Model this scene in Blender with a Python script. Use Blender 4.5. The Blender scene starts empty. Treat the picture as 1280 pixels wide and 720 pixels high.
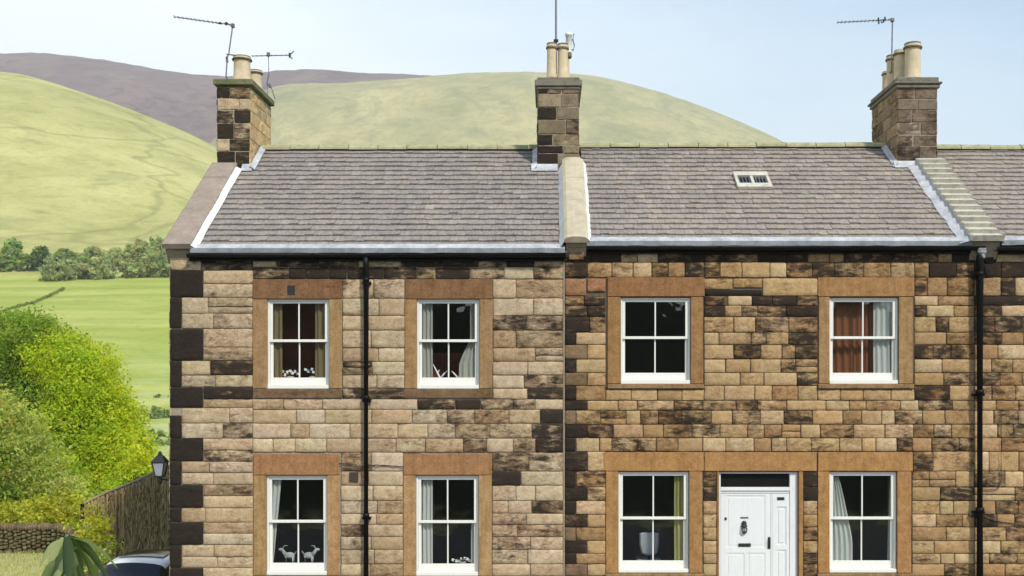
import bpy, math, random
import numpy as np
from mathutils import Vector, noise, Matrix
R = math.radians
rng = random.Random(7)
sc = bpy.context.scene
COL = sc.collection
F = 1360.0; CX = 685.0; CY = 475.0; CAMZ = 3.9; D = 17.0
def X(px, y=0.0): return (px - CX) * (y + D) / F
def Z(py, y=0.0): return CAMZ + (CY - py) * (y + D) / F

# ------------------------------------------------------------------ materials
def newmat(name):
    m = bpy.data.materials.new(name); m.use_nodes = True
    nt = m.node_tree
    for n in list(nt.nodes): nt.nodes.remove(n)
    out = nt.nodes.new('ShaderNodeOutputMaterial')
    return m, nt, out
class NT:
    def __init__(s, name):
        s.m, s.nt, s.out = newmat(name)
    def n(s, t, ins=None, **kw):
        nd = s.nt.nodes.new(t)
        for k, v in kw.items(): setattr(nd, k, v)
        for k, v in (ins or {}).items():
            if isinstance(v, bpy.types.NodeSocket): s.nt.links.new(v, nd.inputs[k])
            else: nd.inputs[k].default_value = v
        return nd
    def pos(s): return s.n('ShaderNodeNewGeometry').outputs['Position']
    def noise(s, scale, detail=4, rough=.6, vec=None, dist=0.0):
        nd = s.n('ShaderNodeTexNoise', {'Scale': scale, 'Detail': detail, 'Roughness': rough, 'Distortion': dist})
        s.nt.links.new(vec if vec is not None else s.pos(), nd.inputs['Vector'])
        return nd.outputs['Fac']
    def mapping(s, scale, vec=None, rot=(0,0,0)):
        nd = s.n('ShaderNodeMapping', {'Scale': scale, 'Rotation': rot})
        s.nt.links.new(vec if vec is not None else s.pos(), nd.inputs['Vector'])
        return nd.outputs['Vector']
    def ramp(s, fac, a, b, ca=(0,0,0,1), cb=(1,1,1,1)):
        nd = s.n('ShaderNodeValToRGB', {'Fac': fac})
        nd.color_ramp.elements[0].position = a; nd.color_ramp.elements[1].position = b
        nd.color_ramp.elements[0].color = ca; nd.color_ramp.elements[1].color = cb
        return nd.outputs['Color']
    def mix(s, fac, a, b, mode='MIX'):
        nd = s.n('ShaderNodeMix', data_type='RGBA', blend_type=mode)
        for k, v in ((0, fac), (6, a), (7, b)):
            if isinstance(v, bpy.types.NodeSocket): s.nt.links.new(v, nd.inputs[k])
            else: nd.inputs[k].default_value = v
        return nd.outputs[2]
    def math(s, op, a, b=0.0, clamp=False):
        nd = s.n('ShaderNodeMath', operation=op, use_clamp=clamp)
        for k, v in ((0, a), (1, b)):
            if isinstance(v, bpy.types.NodeSocket): s.nt.links.new(v, nd.inputs[k])
            else: nd.inputs[k].default_value = v
        return nd.outputs[0]
    def bsdf(s, col, rough=.8, bump=None, bstr=.3, bdist=.01, **kw):
        ins = {'Base Color': col, 'Roughness': rough}
        ins.update(kw)
        b = s.n('ShaderNodeBsdfPrincipled', ins)
        if bump is not None:
            bn = s.n('ShaderNodeBump', {'Height': bump, 'Strength': bstr, 'Distance': bdist})
            s.nt.links.new(bn.outputs[0], b.inputs['Normal'])
        return b
    def done(s, sh):
        s.nt.links.new(sh.outputs[0] if not isinstance(sh, bpy.types.NodeSocket) else sh, s.out.inputs[0]); return s.m
def c4(c): return (c[0], c[1], c[2], 1.0)

def mat_stone(name='sandstone', sootc=(.012,.010,.009), bs=.55, streak=False):
    t = NT(name)
    at = t.n('ShaderNodeAttribute', attribute_name='tint')
    tint, soot = at.outputs['Color'], at.outputs['Alpha']
    n1 = t.noise(7, 6, .65); n2 = t.noise(40, 5, .7); n3 = t.noise(9, 8, .75, dist=.6, vec=t.mapping((1, 1, 2.4)))
    big = t.noise(2.6, 5, .6, dist=.3)
    col = t.mix(t.ramp(n1, .3, .72), t.mix(1.0, tint, (.76,.69,.60,1), 'MULTIPLY'), t.mix(1.0, tint, (1.16,1.14,1.10,1), 'MULTIPLY'))
    col = t.mix(t.math('MULTIPLY', t.ramp(n2, .42, .62), .6), col, t.mix(1.0, col, (.60,.54,.46,1), 'MULTIPLY'))
    # rusty brown weathering that drifts across the courses
    sb = t.math('ADD', soot, t.math('MULTIPLY', t.math('SUBTRACT', big, .5), 1.3))
    w = t.ramp(t.math('ADD', n3, t.math('MULTIPLY', sb, .34)), .60, .82)
    col = t.mix(t.math('MULTIPLY', w, .85), col, t.mix(1.0, col, (.40,.28,.19,1), 'MULTIPLY'))
    if streak:
        st=t.noise(1.0, 6, .65, vec=t.mapping((16, 16, 1.1)))
        col = t.mix(t.math('MULTIPLY', t.ramp(st, .48, .68), .38), col, t.mix(1.0, col, (.45,.40,.34,1), 'MULTIPLY'))
        col = t.mix(t.math('MULTIPLY', t.ramp(t.noise(2.2, 6, .7), .5, .7), .3), col, t.mix(1.0, col, (1.25,1.2,1.05,1), 'MULTIPLY'))
    # thin black specks and veins
    sp = t.ramp(t.math('ADD', t.noise(30, 8, .8, dist=1.0), t.math('MULTIPLY', sb, .12)), .62, .70)
    col = t.mix(t.math('MULTIPLY', sp, .6), col, (.06,.045,.033,1))
    # soot skin
    k = t.ramp(t.math('ADD', t.math('MULTIPLY', t.noise(4.2, 9, .72, dist=.5, vec=t.mapping((1, 1, 2.8))), 1.0), t.math('MULTIPLY', t.math('ADD', soot, t.math('MULTIPLY', t.math('SUBTRACT', big, .5), .7)), .64)), .83, 1.01)
    sc_ = t.mix(t.ramp(n3, .35, .7), c4(sootc), (.036,.026,.018,1))
    col = t.mix(t.math('MULTIPLY', k, .95), col, sc_)
    h = t.math('ADD', t.noise(22, 8, .7), t.math('MULTIPLY', t.noise(90, 4, .7), .35))
    return t.done(t.bsdf(col, .93, h, bs, .018, **{'Specular IOR Level': .2}))
def mat_simple(name, col, rough=.6, var=.15, scale=12, bstr=.0, **kw):
    t = NT(name)
    n1 = t.noise(scale, 5, .6)
    a = [max(0, c*(1-var)) for c in col]; b = [min(1, c*(1+var)) for c in col]
    cc = t.mix(t.ramp(n1, .3, .7), c4(a), c4(b))
    return t.done(t.bsdf(cc, rough, n1 if bstr else None, bstr, .01, **kw))
M = {}
M['stone'] = mat_stone()
M['ashlar'] = mat_stone('dressed_sandstone', bs=.38, streak=True)
def mat_mortar(nm='mortar', ca=(.20,.16,.115,1), cb=(.36,.30,.22,1)):
    t = NT(nm); n = t.noise(30, 5, .7)
    c = t.mix(t.ramp(n,.3,.7), ca, cb)
    return t.done(t.bsdf(c, .95, n, .4, .01))
M['mortar'] = mat_mortar()
M['mortar_dark'] = mat_mortar('dark_mortar', (.055,.04,.027,1), (.15,.11,.07,1))
def mat_tile():
    t = NT('roof_tile')
    at = t.n('ShaderNodeAttribute', attribute_name='tint')
    n1 = t.noise(1.3, 5, .65); n2 = t.noise(26, 6, .75); n3 = t.noise(5, 6, .7)
    c = t.mix(t.ramp(n1, .3, .7), t.mix(1.0, at.outputs['Color'], (.86,.86,.88,1), 'MULTIPLY'), t.mix(1.0, at.outputs['Color'], (1.14,1.1,1.05,1), 'MULTIPLY'))
    c = t.mix(t.math('MULTIPLY', t.ramp(n2, .45, .62), .5), c, (.45,.43,.40,1))
    c = t.mix(t.math('MULTIPLY', t.ramp(t.noise(19,6,.75), .52, .64), .6), c, (.13,.11,.105,1))
    c = t.mix(t.math('MULTIPLY', t.ramp(n3, .60, .75), .35), c, (.19,.2,.13,1))
    vj = t.noise(1.0, 5, .7, vec=t.mapping((30, 4, 4)))
    c = t.mix(t.math('MULTIPLY', t.ramp(vj, .50, .66), .38), c, (.14,.115,.11,1))
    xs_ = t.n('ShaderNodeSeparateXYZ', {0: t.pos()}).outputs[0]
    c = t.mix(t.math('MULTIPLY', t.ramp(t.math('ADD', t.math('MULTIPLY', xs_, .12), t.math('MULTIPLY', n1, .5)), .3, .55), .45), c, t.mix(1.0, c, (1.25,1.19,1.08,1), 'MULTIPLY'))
    return t.done(t.bsdf(c, .85, n2, .3, .006))
M['tile'] = mat_tile()
def mat_coping(name, base, moss=(.16,.17,.06), mossy=.5):
    t = NT(name); n1 = t.noise(3.5, 6, .65); n2 = t.noise(35, 5, .7); n3 = t.noise(9, 6, .7, dist=.5)
    c = t.mix(t.ramp(n1,.3,.7), c4([x*.8 for x in base]), c4([x*1.15 for x in base]))
    c = t.mix(t.math('MULTIPLY', t.ramp(n2,.5,.7), .35), c, c4([x*.45 for x in base]))
    c = t.mix(t.math('MULTIPLY', t.ramp(n3,.5,.68), mossy), c, c4(moss))
    return t.done(t.bsdf(c, .92, n2, .35, .01))
M['coping_grey'] = mat_coping('coping_stone_grey', (.30,.24,.19), (.10,.085,.07), .35)
M['coping_tan'] = mat_coping('coping_stone_tan', (.47,.41,.29), (.25,.22,.12), .35)
M['coping_pale'] = mat_coping('coping_slab_pale', (.53,.50,.42), (.17,.145,.105), .5)
M['cap'] = mat_coping('chimney_cap_stone', (.15,.15,.07), (.055,.075,.015), .9)
M['cap_grey'] = mat_coping('chimney_cap_grey', (.19,.17,.13), (.075,.08,.04), .85)
M['ridge'] = mat_coping('ridge_tile_lichen', (.36,.35,.20), (.12,.115,.06), .6)
M['dark_bed']=mat_simple('dark_bedding',(.06,.055,.045),.95,.3,20)
def mat_lead():
    t = NT('painted_lead'); n1 = t.noise(5, 6, .7); n2 = t.noise(30, 5, .7)
    c = t.mix(t.ramp(n1,.35,.7), (.30,.31,.335,1), (.56,.57,.58,1))
    c = t.mix(t.math('MULTIPLY', t.ramp(n2,.55,.72), .45), c, (.22,.22,.23,1))
    return t.done(t.bsdf(c, .6, n2, .4, .008))
M['lead'] = mat_lead()
M['lead_white'] = mat_coping('white_flashing', (.74,.73,.70), (.42,.41,.38), .55)
M['black_iron'] = mat_simple('black_gutter_paint', (.005,.005,.0055), .5, .4, 8, **{'Specular IOR Level': .2})
M['black_metal'] = mat_simple('black_metal', (.012,.012,.013), .55, .3, 20)
M['aerial'] = mat_simple('dull_aluminium', (.16,.16,.18), .5, .3, 20, Metallic=.5)
def mat_paint(name,col):
    t=NT(name); g_=t.noise(1.0,6,.7,vec=t.mapping((22,22,2.5))); n=t.noise(11,7,.75); f=t.noise(60,3,.6,vec=t.mapping((1,1,.15)))
    c=t.mix(t.math('MULTIPLY',t.ramp(g_,.5,.72),.22),c4(col),(.42,.40,.34,1)); c=t.mix(t.math('MULTIPLY',t.ramp(n,.56,.70),.25),c,(.36,.34,.29,1))
    return t.done(t.bsdf(c,.42,f,.12,.003))
M['white_paint'] = mat_paint('white_gloss_paint',(.72,.71,.66))
M['door_paint'] = mat_paint('white_door_paint',(.68,.695,.695))
M['pot'] = mat_coping('buff_clay', (.58,.47,.31), (.30,.24,.15), .3)
M['pot_dark'] = mat_coping('mossy_clay_rim', (.13,.11,.07), (.05,.05,.025), .7)
M['flaunching'] = mat_coping('mortar_flaunching', (.22,.20,.15), (.08,.09,.035), .7)
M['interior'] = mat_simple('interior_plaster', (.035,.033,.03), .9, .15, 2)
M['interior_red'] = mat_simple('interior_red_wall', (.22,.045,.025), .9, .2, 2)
def mat_cloth(name, col, tr=.12):
    t = NT(name); n = t.noise(60,3,.6)
    c = t.mix(n, c4([x*.85 for x in col]), c4(col))
    d = t.n('ShaderNodeBsdfDiffuse', {'Color': c}); tl = t.n('ShaderNodeBsdfTranslucent', {'Color': c})
    mx = t.n('ShaderNodeMixShader', {0: tr}); t.nt.links.new(d.outputs[0], mx.inputs[1]); t.nt.links.new(tl.outputs[0], mx.inputs[2])
    return t.done(mx)
M['curtain_white'] = mat_cloth('white_curtain', (.62,.62,.60))
M['curtain_grey'] = mat_cloth('grey_curtain', (.46,.45,.41))
M['curtain_beige'] = mat_cloth('beige_curtain', (.24,.18,.10))
M['curtain_yellow'] = mat_cloth('yellow_curtain', (.40,.37,.15))
M['curtain_red'] = mat_cloth('russet_curtain', (.25,.10,.055))
def mat_glass(dirt=.0):
    t = NT('window_glass')
    bn = t.n('ShaderNodeBump', {'Height': t.noise(2.2, 2, .5), 'Strength': .12, 'Distance': .05})
    lw = t.n('ShaderNodeLayerWeight', {'Blend': .5}); fz = t.math('ADD', t.math('MULTIPLY', t.math('POWER', lw.outputs['Facing'], 5.0), .9), .045)
    gl = t.n('ShaderNodeBsdfGlossy', {'Color': (1,1,1,1), 'Roughness': .02}); t.nt.links.new(bn.outputs[0], gl.inputs['Normal'])
    tr = t.n('ShaderNodeBsdfTransparent', {'Color': (.93,.95,.94,1)})
    f = t.math('ADD', fz, dirt)
    mx = t.n('ShaderNodeMixShader', {0: f}); t.nt.links.new(tr.outputs[0], mx.inputs[1]); t.nt.links.new(gl.outputs[0], mx.inputs[2])
    return t.done(mx)
M['glass'] = mat_glass()
M['dark_glass'] = mat_simple('dark_car_glass', (.010,.010,.011), .12, .2, 4)
M['silver'] = mat_simple('silver_car_paint', (.72,.73,.72), .35, .05, 3, Metallic=.1, **{'Coat Weight': .6})
M['rubber'] = mat_simple('tyre_rubber', (.02,.02,.02), .8, .3, 30)
M['lamp_lens'] = mat_simple('headlight_lens', (.7,.72,.74), .1, .05, 8)
M['porcelain'] = mat_simple('white_porcelain', (.85,.85,.86), .35, .04, 10)
M['lace'] = mat_coping('pale_worn_resin', (.42,.42,.43), (.16,.16,.16), .7)
M['grey_plastic'] = mat_simple('pale_grey_chair', (.62,.64,.68), .5, .04, 10)
M['frost'] = mat_simple('frosted_lantern_glass', (.30,.32,.36), .3, .1, 10)
def mat_leaf(name, tr=.55):
    t = NT(name)
    at = t.n('ShaderNodeAttribute', attribute_name='tint')
    c = at.outputs['Color']
    d = t.n('ShaderNodeBsdfPrincipled', {'Base Color': c, 'Roughness': .55, 'Specular IOR Level': .3})
    tl = t.n('ShaderNodeBsdfTranslucent', {'Color': t.mix(1.0, c, (1.5,1.5,.7,1), 'MULTIPLY')})
    mx = t.n('ShaderNodeMixShader', {0: tr}); t.nt.links.new(d.outputs[0], mx.inputs[1]); t.nt.links.new(tl.outputs[0], mx.inputs[2])
    return t.done(mx)
M['leaf'] = mat_leaf('foliage')
M['bark'] = mat_coping('bark', (.12,.09,.06), (.06,.06,.04), .5)
M['twig'] = mat_simple('x','' and 0 or (.2,.15,.08)) if False else None
def mat_tint(name, rough=.9):
    t = NT(name); at = t.n('ShaderNodeAttribute', attribute_name='tint')
    return t.done(t.bsdf(at.outputs['Color'], rough))
M['twig'] = mat_tint('brushwood_twigs')

# ------------------------------------------------------------------ mesh building
class MB:
    def __init__(s): s.v=[]; s.f=[]; s.t=[]
    def add(s, vs, fs, tint=(.5,.5,.5,0)):
        o=len(s.v); s.v.extend(vs)
        for f in fs: s.f.append(tuple(i+o for i in f)); s.t.append(tint)
    def box(s, x0,x1,y0,y1,z0,z1, tint=(.5,.5,.5,0), bev=0.0):
        if bev<=0:
            vs=[(x,y,z) for z in (z0,z1) for y in (y0,y1) for x in (x0,x1)]
            fs=[(0,2,3,1),(4,5,7,6),(0,1,5,4),(2,6,7,3),(0,4,6,2),(1,3,7,5)]
            s.add(vs,fs,tint); return
        b=min(bev,(x1-x0)*.45,(y1-y0)*.45,(z1-z0)*.45)
        lo=(x0,y0,z0); hi=(x1,y1,z1); vs=[]; idx={}
        for sx in (0,1):
            for sy in (0,1):
                for sz in (0,1):
                    for ax in range(3):
                        p=[]
                        for k,sg in enumerate((sx,sy,sz)):
                            e=hi[k] if sg else lo[k]
                            if k!=ax: e += -b if sg else b
                            p.append(e)
                        idx[(sx,sy,sz,ax)]=len(vs); vs.append(tuple(p))
        fs=[]
        for ax in range(3):
            for sg in (0,1):
                q=[]
                a,c=[k for k in range(3) if k!=ax]
                for (u,w) in ((0,0),(1,0),(1,1),(0,1)):
                    k=[0,0,0]; k[ax]=sg; k[a]=u; k[c]=w
                    q.append(idx[(k[0],k[1],k[2],ax)])
                flip = (sg==0) ^ (ax==1)
                fs.append(tuple(reversed(q)) if flip else tuple(q))
        for ax in range(3):   # edges along ax
            a,c=[k for k in range(3) if k!=ax]
            for u in (0,1):
                for w in (0,1):
                    k0=[0,0,0]; k1=[0,0,0]; k0[a]=k1[a]=u; k0[c]=k1[c]=w; k1[ax]=1
                    q=[idx[(*k0,a)],idx[(*k1,a)],idx[(*k1,c)],idx[(*k0,c)]]
                    fs.append(tuple(q) if (u^w^(ax==1)) else tuple(reversed(q)))
        for sx in (0,1):
            for sy in (0,1):
                for sz in (0,1):
                    q=[idx[(sx,sy,sz,k)] for k in range(3)]
                    fs.append(tuple(q) if (sx^sy^sz) else tuple(reversed(q)))
        s.add(vs,fs,tint)
    def tube(s, pts, r, n=8, tint=(.5,.5,.5,0), cap=True):
        pts=[Vector(p) for p in pts]; rr = r if isinstance(r,(list,tuple)) else [r]*len(pts)
        o=len(s.v); up=Vector((0,0,1)); vs=[]
        for i,p in enumerate(pts):
            d=(pts[min(i+1,len(pts)-1)]-pts[max(i-1,0)]).normalized()
            a=d.cross(up)
            if a.length<1e-3: a=d.cross(Vector((1,0,0)))
            a.normalize(); b=a.cross(d).normalized()
            for k in range(n):
                an=2*math.pi*k/n; q=p+(a*math.cos(an)+b*math.sin(an))*rr[i]; vs.append(tuple(q))
        fs=[]
        for i in range(len(pts)-1):
            for k in range(n):
                k2=(k+1)%n; fs.append((i*n+k,i*n+k2,(i+1)*n+k2,(i+1)*n+k))
        if cap: fs.append(tuple(range(n))[::-1]); fs.append(tuple((len(pts)-1)*n+k for k in range(n)))
        s.add(vs,fs,tint)
    def lathe(s, c, prof, n=20, tint=(.5,.5,.5,0), tilt=(0,0)):
        vs=[]; fs=[]; z0=prof[0][1]
        for r,z in prof:
            for k in range(n):
                a=2*math.pi*k/n; vs.append((c[0]+r*math.cos(a)+tilt[0]*(z-z0), c[1]+r*math.sin(a)+tilt[1]*(z-z0), c[2]+z))
        for i in range(len(prof)-1):
            for k in range(n):
                k2=(k+1)%n; fs.append((i*n+k,i*n+k2,(i+1)*n+k2,(i+1)*n+k))
        s.add(vs,fs,tint)
    def ellipsoid(s, c, r, nu=12, nv=8, tint=(.5,.5,.5,0), jit=0):
        vs=[]; fs=[]
        for j in range(nv+1):
            th=math.pi*j/nv
            for i in range(nu):
                ph=2*math.pi*i/nu; p=Vector((math.sin(th)*math.cos(ph),math.sin(th)*math.sin(ph),math.cos(th)))
                k=1+jit*noise.noise(p*2+Vector(c)*3)
                vs.append((c[0]+r[0]*p.x*k,c[1]+r[1]*p.y*k,c[2]+r[2]*p.z*k))
        for j in range(nv):
            for i in range(nu):
                i2=(i+1)%nu; fs.append((j*nu+i,(j+1)*nu+i,(j+1)*nu+i2,j*nu+i2))
        s.add(vs,fs,tint)
    def build(s, name, mat, parent=None, smooth=False, bevel=0, loc=None):
        me=bpy.data.meshes.new(name); me.from_pydata(s.v,[],s.f)
        ca=me.color_attributes.new('tint','FLOAT_COLOR','CORNER')
        lt=np.empty(len(me.polygons),dtype=np.int32); me.polygons.foreach_get('loop_total',lt)
        tt=np.array([ (t[0],t[1],t[2],t[3] if len(t)>3 else 0.0) for t in s.t],dtype=np.float32)
        ca.data.foreach_set('color',np.repeat(tt,lt,axis=0).ravel())
        if smooth: me.polygons.foreach_set('use_smooth',[True]*len(me.polygons))
        me.materials.append(mat); me.update()
        o=bpy.data.objects.new(name,me); COL.objects.link(o)
        if parent is not None:
            o.parent=parent
            w=Vector(parent.get('_w',(0,0,0)))
            for v in me.vertices: v.co -= w
            o['_w']=tuple(w)
        elif loc is not None:
            for v in me.vertices: v.co -= Vector(loc)
            o.location=loc; o['_w']=tuple(loc)
        if bevel:
            b=o.modifiers.new('bevel','BEVEL'); b.width=bevel; b.segments=2; b.limit_method='ANGLE'
        return o
def tag(o,label=None,cat=None,group=None,kind=None):
    if label: o['label']=label
    if cat: o['category']=cat
    if group: o['group']=group
    if kind: o['kind']=kind
    return o
def empty(name,loc,label=None,cat=None,group=None):
    o=bpy.data.objects.new(name,None); COL.objects.link(o); o.location=loc; o['_w']=tuple(loc)
    o.empty_display_size=.2
    return tag(o,label,cat,group)

# ------------------------------------------------------------------ stone laying
def jit(c,a,r=rng):
    k=1+r.uniform(-a,a); return (c[0]*k*(1+r.uniform(-.04,.04)), c[1]*k, c[2]*k*(1+r.uniform(-.06,.06)))
def lay(mb, fr, a0,a1,b0,b1, tint, soot, gap=.0052, bulge=.009, rough=.009, depth=.02, grid=.09):
    """one stone: a along the wall, b up, c outward; fr maps (a,b,c) to the world"""
    a0+=gap*rng.uniform(.5,1.4); a1-=gap*rng.uniform(.5,1.4); b0+=gap*rng.uniform(.4,1.3); b1-=gap*rng.uniform(.4,1.3)
    if a1-a0<.02 or b1-b0<.02: return
    na=max(2,int((a1-a0)/grid)+1); nb=max(2,int((b1-b0)/.07)+1)
    crn=rng.uniform(.2,1.5); rough=rough*rng.choice([.7,1,1,1.6,2.2]); off=rng.uniform(-.006,.008); ca=[rng.uniform(-.006,.006) for _ in range(4)]
    vs=[]; na+=2; nb+=2; ea=min(.013/(a1-a0),.3); eb=min(.011/(b1-b0),.3)
    def UU(i,n,e): return 0.0 if i==0 else 1.0 if i==n else e+(1-2*e)*(i-1)/(n-2)
    for j in range(nb+1):
        for i in range(na+1):
            u=UU(i,na,ea); v=UU(j,nb,eb)
            a=a0+(a1-a0)*u; b=b0+(b1-b0)*v
            if i in (0,na): b+= (ca[0] if i==0 else ca[1])*(1-2*abs(v-.5))
            if j in (0,1,nb-1,nb): b+= .008*noise.noise(Vector((a*11,b*9,3.1)))
            if i in (0,1,na-1,na): a+= .008*noise.noise(Vector((a*9,b*13,8.1)))
            if i in (0,na) and j in (0,nb): a+=(.010 if i==0 else -.010)*crn; b+=(.008 if j==0 else -.008)*crn
            e=min(u*(a1-a0),(1-u)*(a1-a0),v*(b1-b0),(1-v)*(b1-b0))
            c=off+bulge*min(1,e/.012)+rough*(noise.noise(Vector((a*8+b0*13,b*11+a0*7,1.7)))+.5*noise.noise(Vector((a*21+b0*13,b*27,4.7))))*min(1,e/.012)
            vs.append(fr(a,b,c))
    W=na+1; fs=[(j*W+i,j*W+i+1,(j+1)*W+i+1,(j+1)*W+i) for j in range(nb) for i in range(na)]
    ring=[i for i in range(W)]+[j*W+na for j in range(1,nb+1)]+[nb*W+i for i in range(na-1,-1,-1)]+[j*W for j in range(nb-1,0,-1)]
    base=len(vs); 
    def inv(idx):
        j,i=divmod(idx,W); u=UU(i,na,ea); v=UU(j,nb,eb)
        return fr(a0+(a1-a0)*u, b0+(b1-b0)*v, -depth)
    for k in ring: vs.append(inv(k))
    n=len(ring)
    for k in range(n): k2=(k+1)%n; fs.append((ring[k2],ring[k],base+k,base+k2))
    mb.add(vs,fs,(tint[0],tint[1],tint[2],soot))
FRONT=lambda a,b,c:(a,-c,b)
PALE=[(.50,.41,.29),(.48,.39,.27),(.53,.44,.32),(.47,.37,.25),(.51,.43,.32),(.44,.335,.22)]
GOLD=[(.44,.31,.17),(.47,.345,.20),(.41,.28,.15),(.45,.325,.18),(.51,.39,.245),(.37,.24,.125)]
DRESS=(.345,.225,.115); DRESS_RED=(.23,.13,.07)
def zone_soot(px,py,zones):
    for (x0,y0,x1,y1,p,lo,hi) in zones:
        if x0<=px<=x1 and y0<=py<=y1:
            if rng.random()<p: return rng.uniform(lo,hi)
            return rng.uniform(.1,.55)
    r=rng.random()
    return rng.uniform(.5,.8) if r<.09 else rng.uniform(.08,.5)
def courses(mb, ys, xa, xb, holes, avg, pal, zones, fr=FRONT, quoin=None, lo=.6, hi=1.55):
    """holes and limits in facade pixels"""
    for k in range(len(ys)-1):
        y0,y1=ys[k],ys[k+1]; ym=(y0+y1)/2
        segs=[(xa,xb)]
        for (hx0,hy0,hx1,hy1) in holes:
            if hy0<ym<hy1:
                ns=[]
                for (s0,s1) in segs:
                    if hx1<=s0 or hx0>=s1: ns.append((s0,s1)); continue
                    if hx0>s0: ns.append((s0,hx0))
                    if hx1<s1: ns.append((hx1,s1))
                segs=ns
        for (s0,s1) in segs:
            L=s1-s0
            if L<3: continue
            n=max(1,round(L/(avg*rng.uniform(.85,1.15))))
            w=[rng.uniform(lo,hi) for _ in range(n)]; t=sum(w); x=s0
            for q in w:
                x2=x+L*q/t
                soot=zone_soot((x+x2)/2,ym,zones)
                # some stones are split into two thin ones
                col=jit(rng.choice(pal),.08)
                if y1-y0>16 and rng.random()<.04 and x2-x>20:
                    zm=rng.uniform(.4,.6)*(y1-y0)+y0
                    lay(mb,fr,X(x),X(x2),Z(zm),Z(y0),col,soot); lay(mb,fr,X(x),X(x2),Z(y1),Z(zm),jit(col,.1),soot*.8)
                else: lay(mb,fr,X(x),X(x2),Z(y1),Z(y0),col,soot)
                x=x2
def pane_wall(mb, x0,x1,z0,z1, holes, y, thick, tint=(.5,.5,.5,0)):
    xs=sorted({x0,x1,*[h[0] for h in holes],*[h[1] for h in holes]}); zs=sorted({z0,z1,*[h[2] for h in holes],*[h[3] for h in holes]})
    xs=[x for x in xs if x0<=x<=x1]; zs=[z for z in zs if z0<=z<=z1]
    def hole(x,z): return any(h[0]<x<h[1] and h[2]<z<h[3] for h in holes)
    for i in range(len(xs)-1):
        for j in range(len(zs)-1):
            if hole((xs[i]+xs[i+1])/2,(zs[j]+zs[j+1])/2): continue
            for yy,fl in ((y,0),(y+thick,1)):
                q=[(xs[i],yy,zs[j]),(xs[i+1],yy,zs[j]),(xs[i+1],yy,zs[j+1]),(xs[i],yy,zs[j+1])]
                mb.add(q,[(0,1,2,3) if not fl else (3,2,1,0)],tint)
    for h in holes:
        a,b,c,d=h
        if a<x0 or b>x1: continue
        for q in (((a,c),(a,d)),((b,d),(b,c)),((a,d),(b,d)),((b,c),(a,c))):
            (p0,q0),(p1,q1)=q
            mb.add([(p0,y,q0),(p1,y,q1),(p1,y+thick,q1),(p0,y+thick,q0)],[(3,2,1,0)],tint)

# ------------------------------------------------------------------ ground height
def lerp_tab(x,t):
    if x<=t[0][0]: return t[0][1]
    for (a,b),(c,d) in zip(t,t[1:]):
        if x<=c:
            k=(x-a)/(c-a); return b+(d-b)*k
    return t[-1][1]
def smooth_tab(x,t):
    if x<=t[0][0]: return t[0][1]
    n=len(t)
    for i in range(n-1):
        if x<=t[i+1][0]:
            x0,y0=t[i]; x1,y1=t[i+1]; h=x1-x0; k=(x-x0)/h
            m0=(y1-(t[i-1][1] if i>0 else y0))/(x1-(t[i-1][0] if i>0 else x0))*h
            m1=((t[i+2][1] if i+2<n else y1)-y0)/((t[i+2][0] if i+2<n else x1)-x0)*h
            return (2*k**3-3*k*k+1)*y0+(k**3-2*k*k+k)*m0+(-2*k**3+3*k*k)*y1+(k**3-k*k)*m1
    return t[-1][1]
CREST=[(-900,150),(-500,90),(-200,80),(-60,84),(0,89),(30,93),(60,101),(100,114),(130,124),(160,135),(200,151),(235,166),(265,181),(300,200),(350,226),(420,252),(520,275),(700,305),(1000,330),(1500,350),(2500,380)]
ZT=[(0,0),(25,-.7),(45,-1.6),(80,-2.8),(120,-2.7),(160,-.9),(220,7.9),(300,21.5),(420,44.0)]
def sst(t): t=max(0,min(1,t)); return t*t*(3-2*t)
def gz(x,y):
    Yd=y+D
    if Yd<25:
        a=sst((Yd-12)/3.0); loc=-.72*sst((-6.0-x)/1.0)*a
        if Yd<-15: # unseen slope added behind the camera to darken the window reflections
            loc=(13.5+2.5*noise.noise(Vector((x/9,Yd/60,0))))*sst((-15-Yd)/75)
        return loc-.03
    base=lerp_tab(Yd,ZT)
    u=CX+F*x/Yd
    if Yd>420:
        pc=smooth_tab(max(-900,min(2500,u)),CREST)
        p420=345.0
        if Yd<=1000:
            t=(Yd-420)/580; py=p420+(pc-p420)*math.sin(t*math.pi/2)
            z=CAMZ+(CY-py)*Yd/F
        else:
            z=(CAMZ+(CY-pc)*1000/F)*(1-sst((Yd-1000)/900))-5*sst((Yd-1000)/900)
        base=z+ ((3.0*noise.noise(Vector((x/70,y/70,0)))+8.0*noise.noise(Vector((x/170,y/230,3)))-5*abs(noise.noise(Vector((x/90,y/260,6)))))*sst((Yd-430)/100)*sst((1000-Yd)/150) if Yd<1000 else 0)
    elif Yd>130: base+= .5*noise.noise(Vector((x/40,y/40,2)))*sst((Yd-130)/60)
    f=sst((Yd-25)/12)
    loc=-.72*sst((-6.0-x)/1.0)-.03
    return loc*(1-f)+base*f
def wz(px,Yd): # ground height under a picture column at a distance
    return gz((px-CX)*Yd/F,Yd-D)

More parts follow.
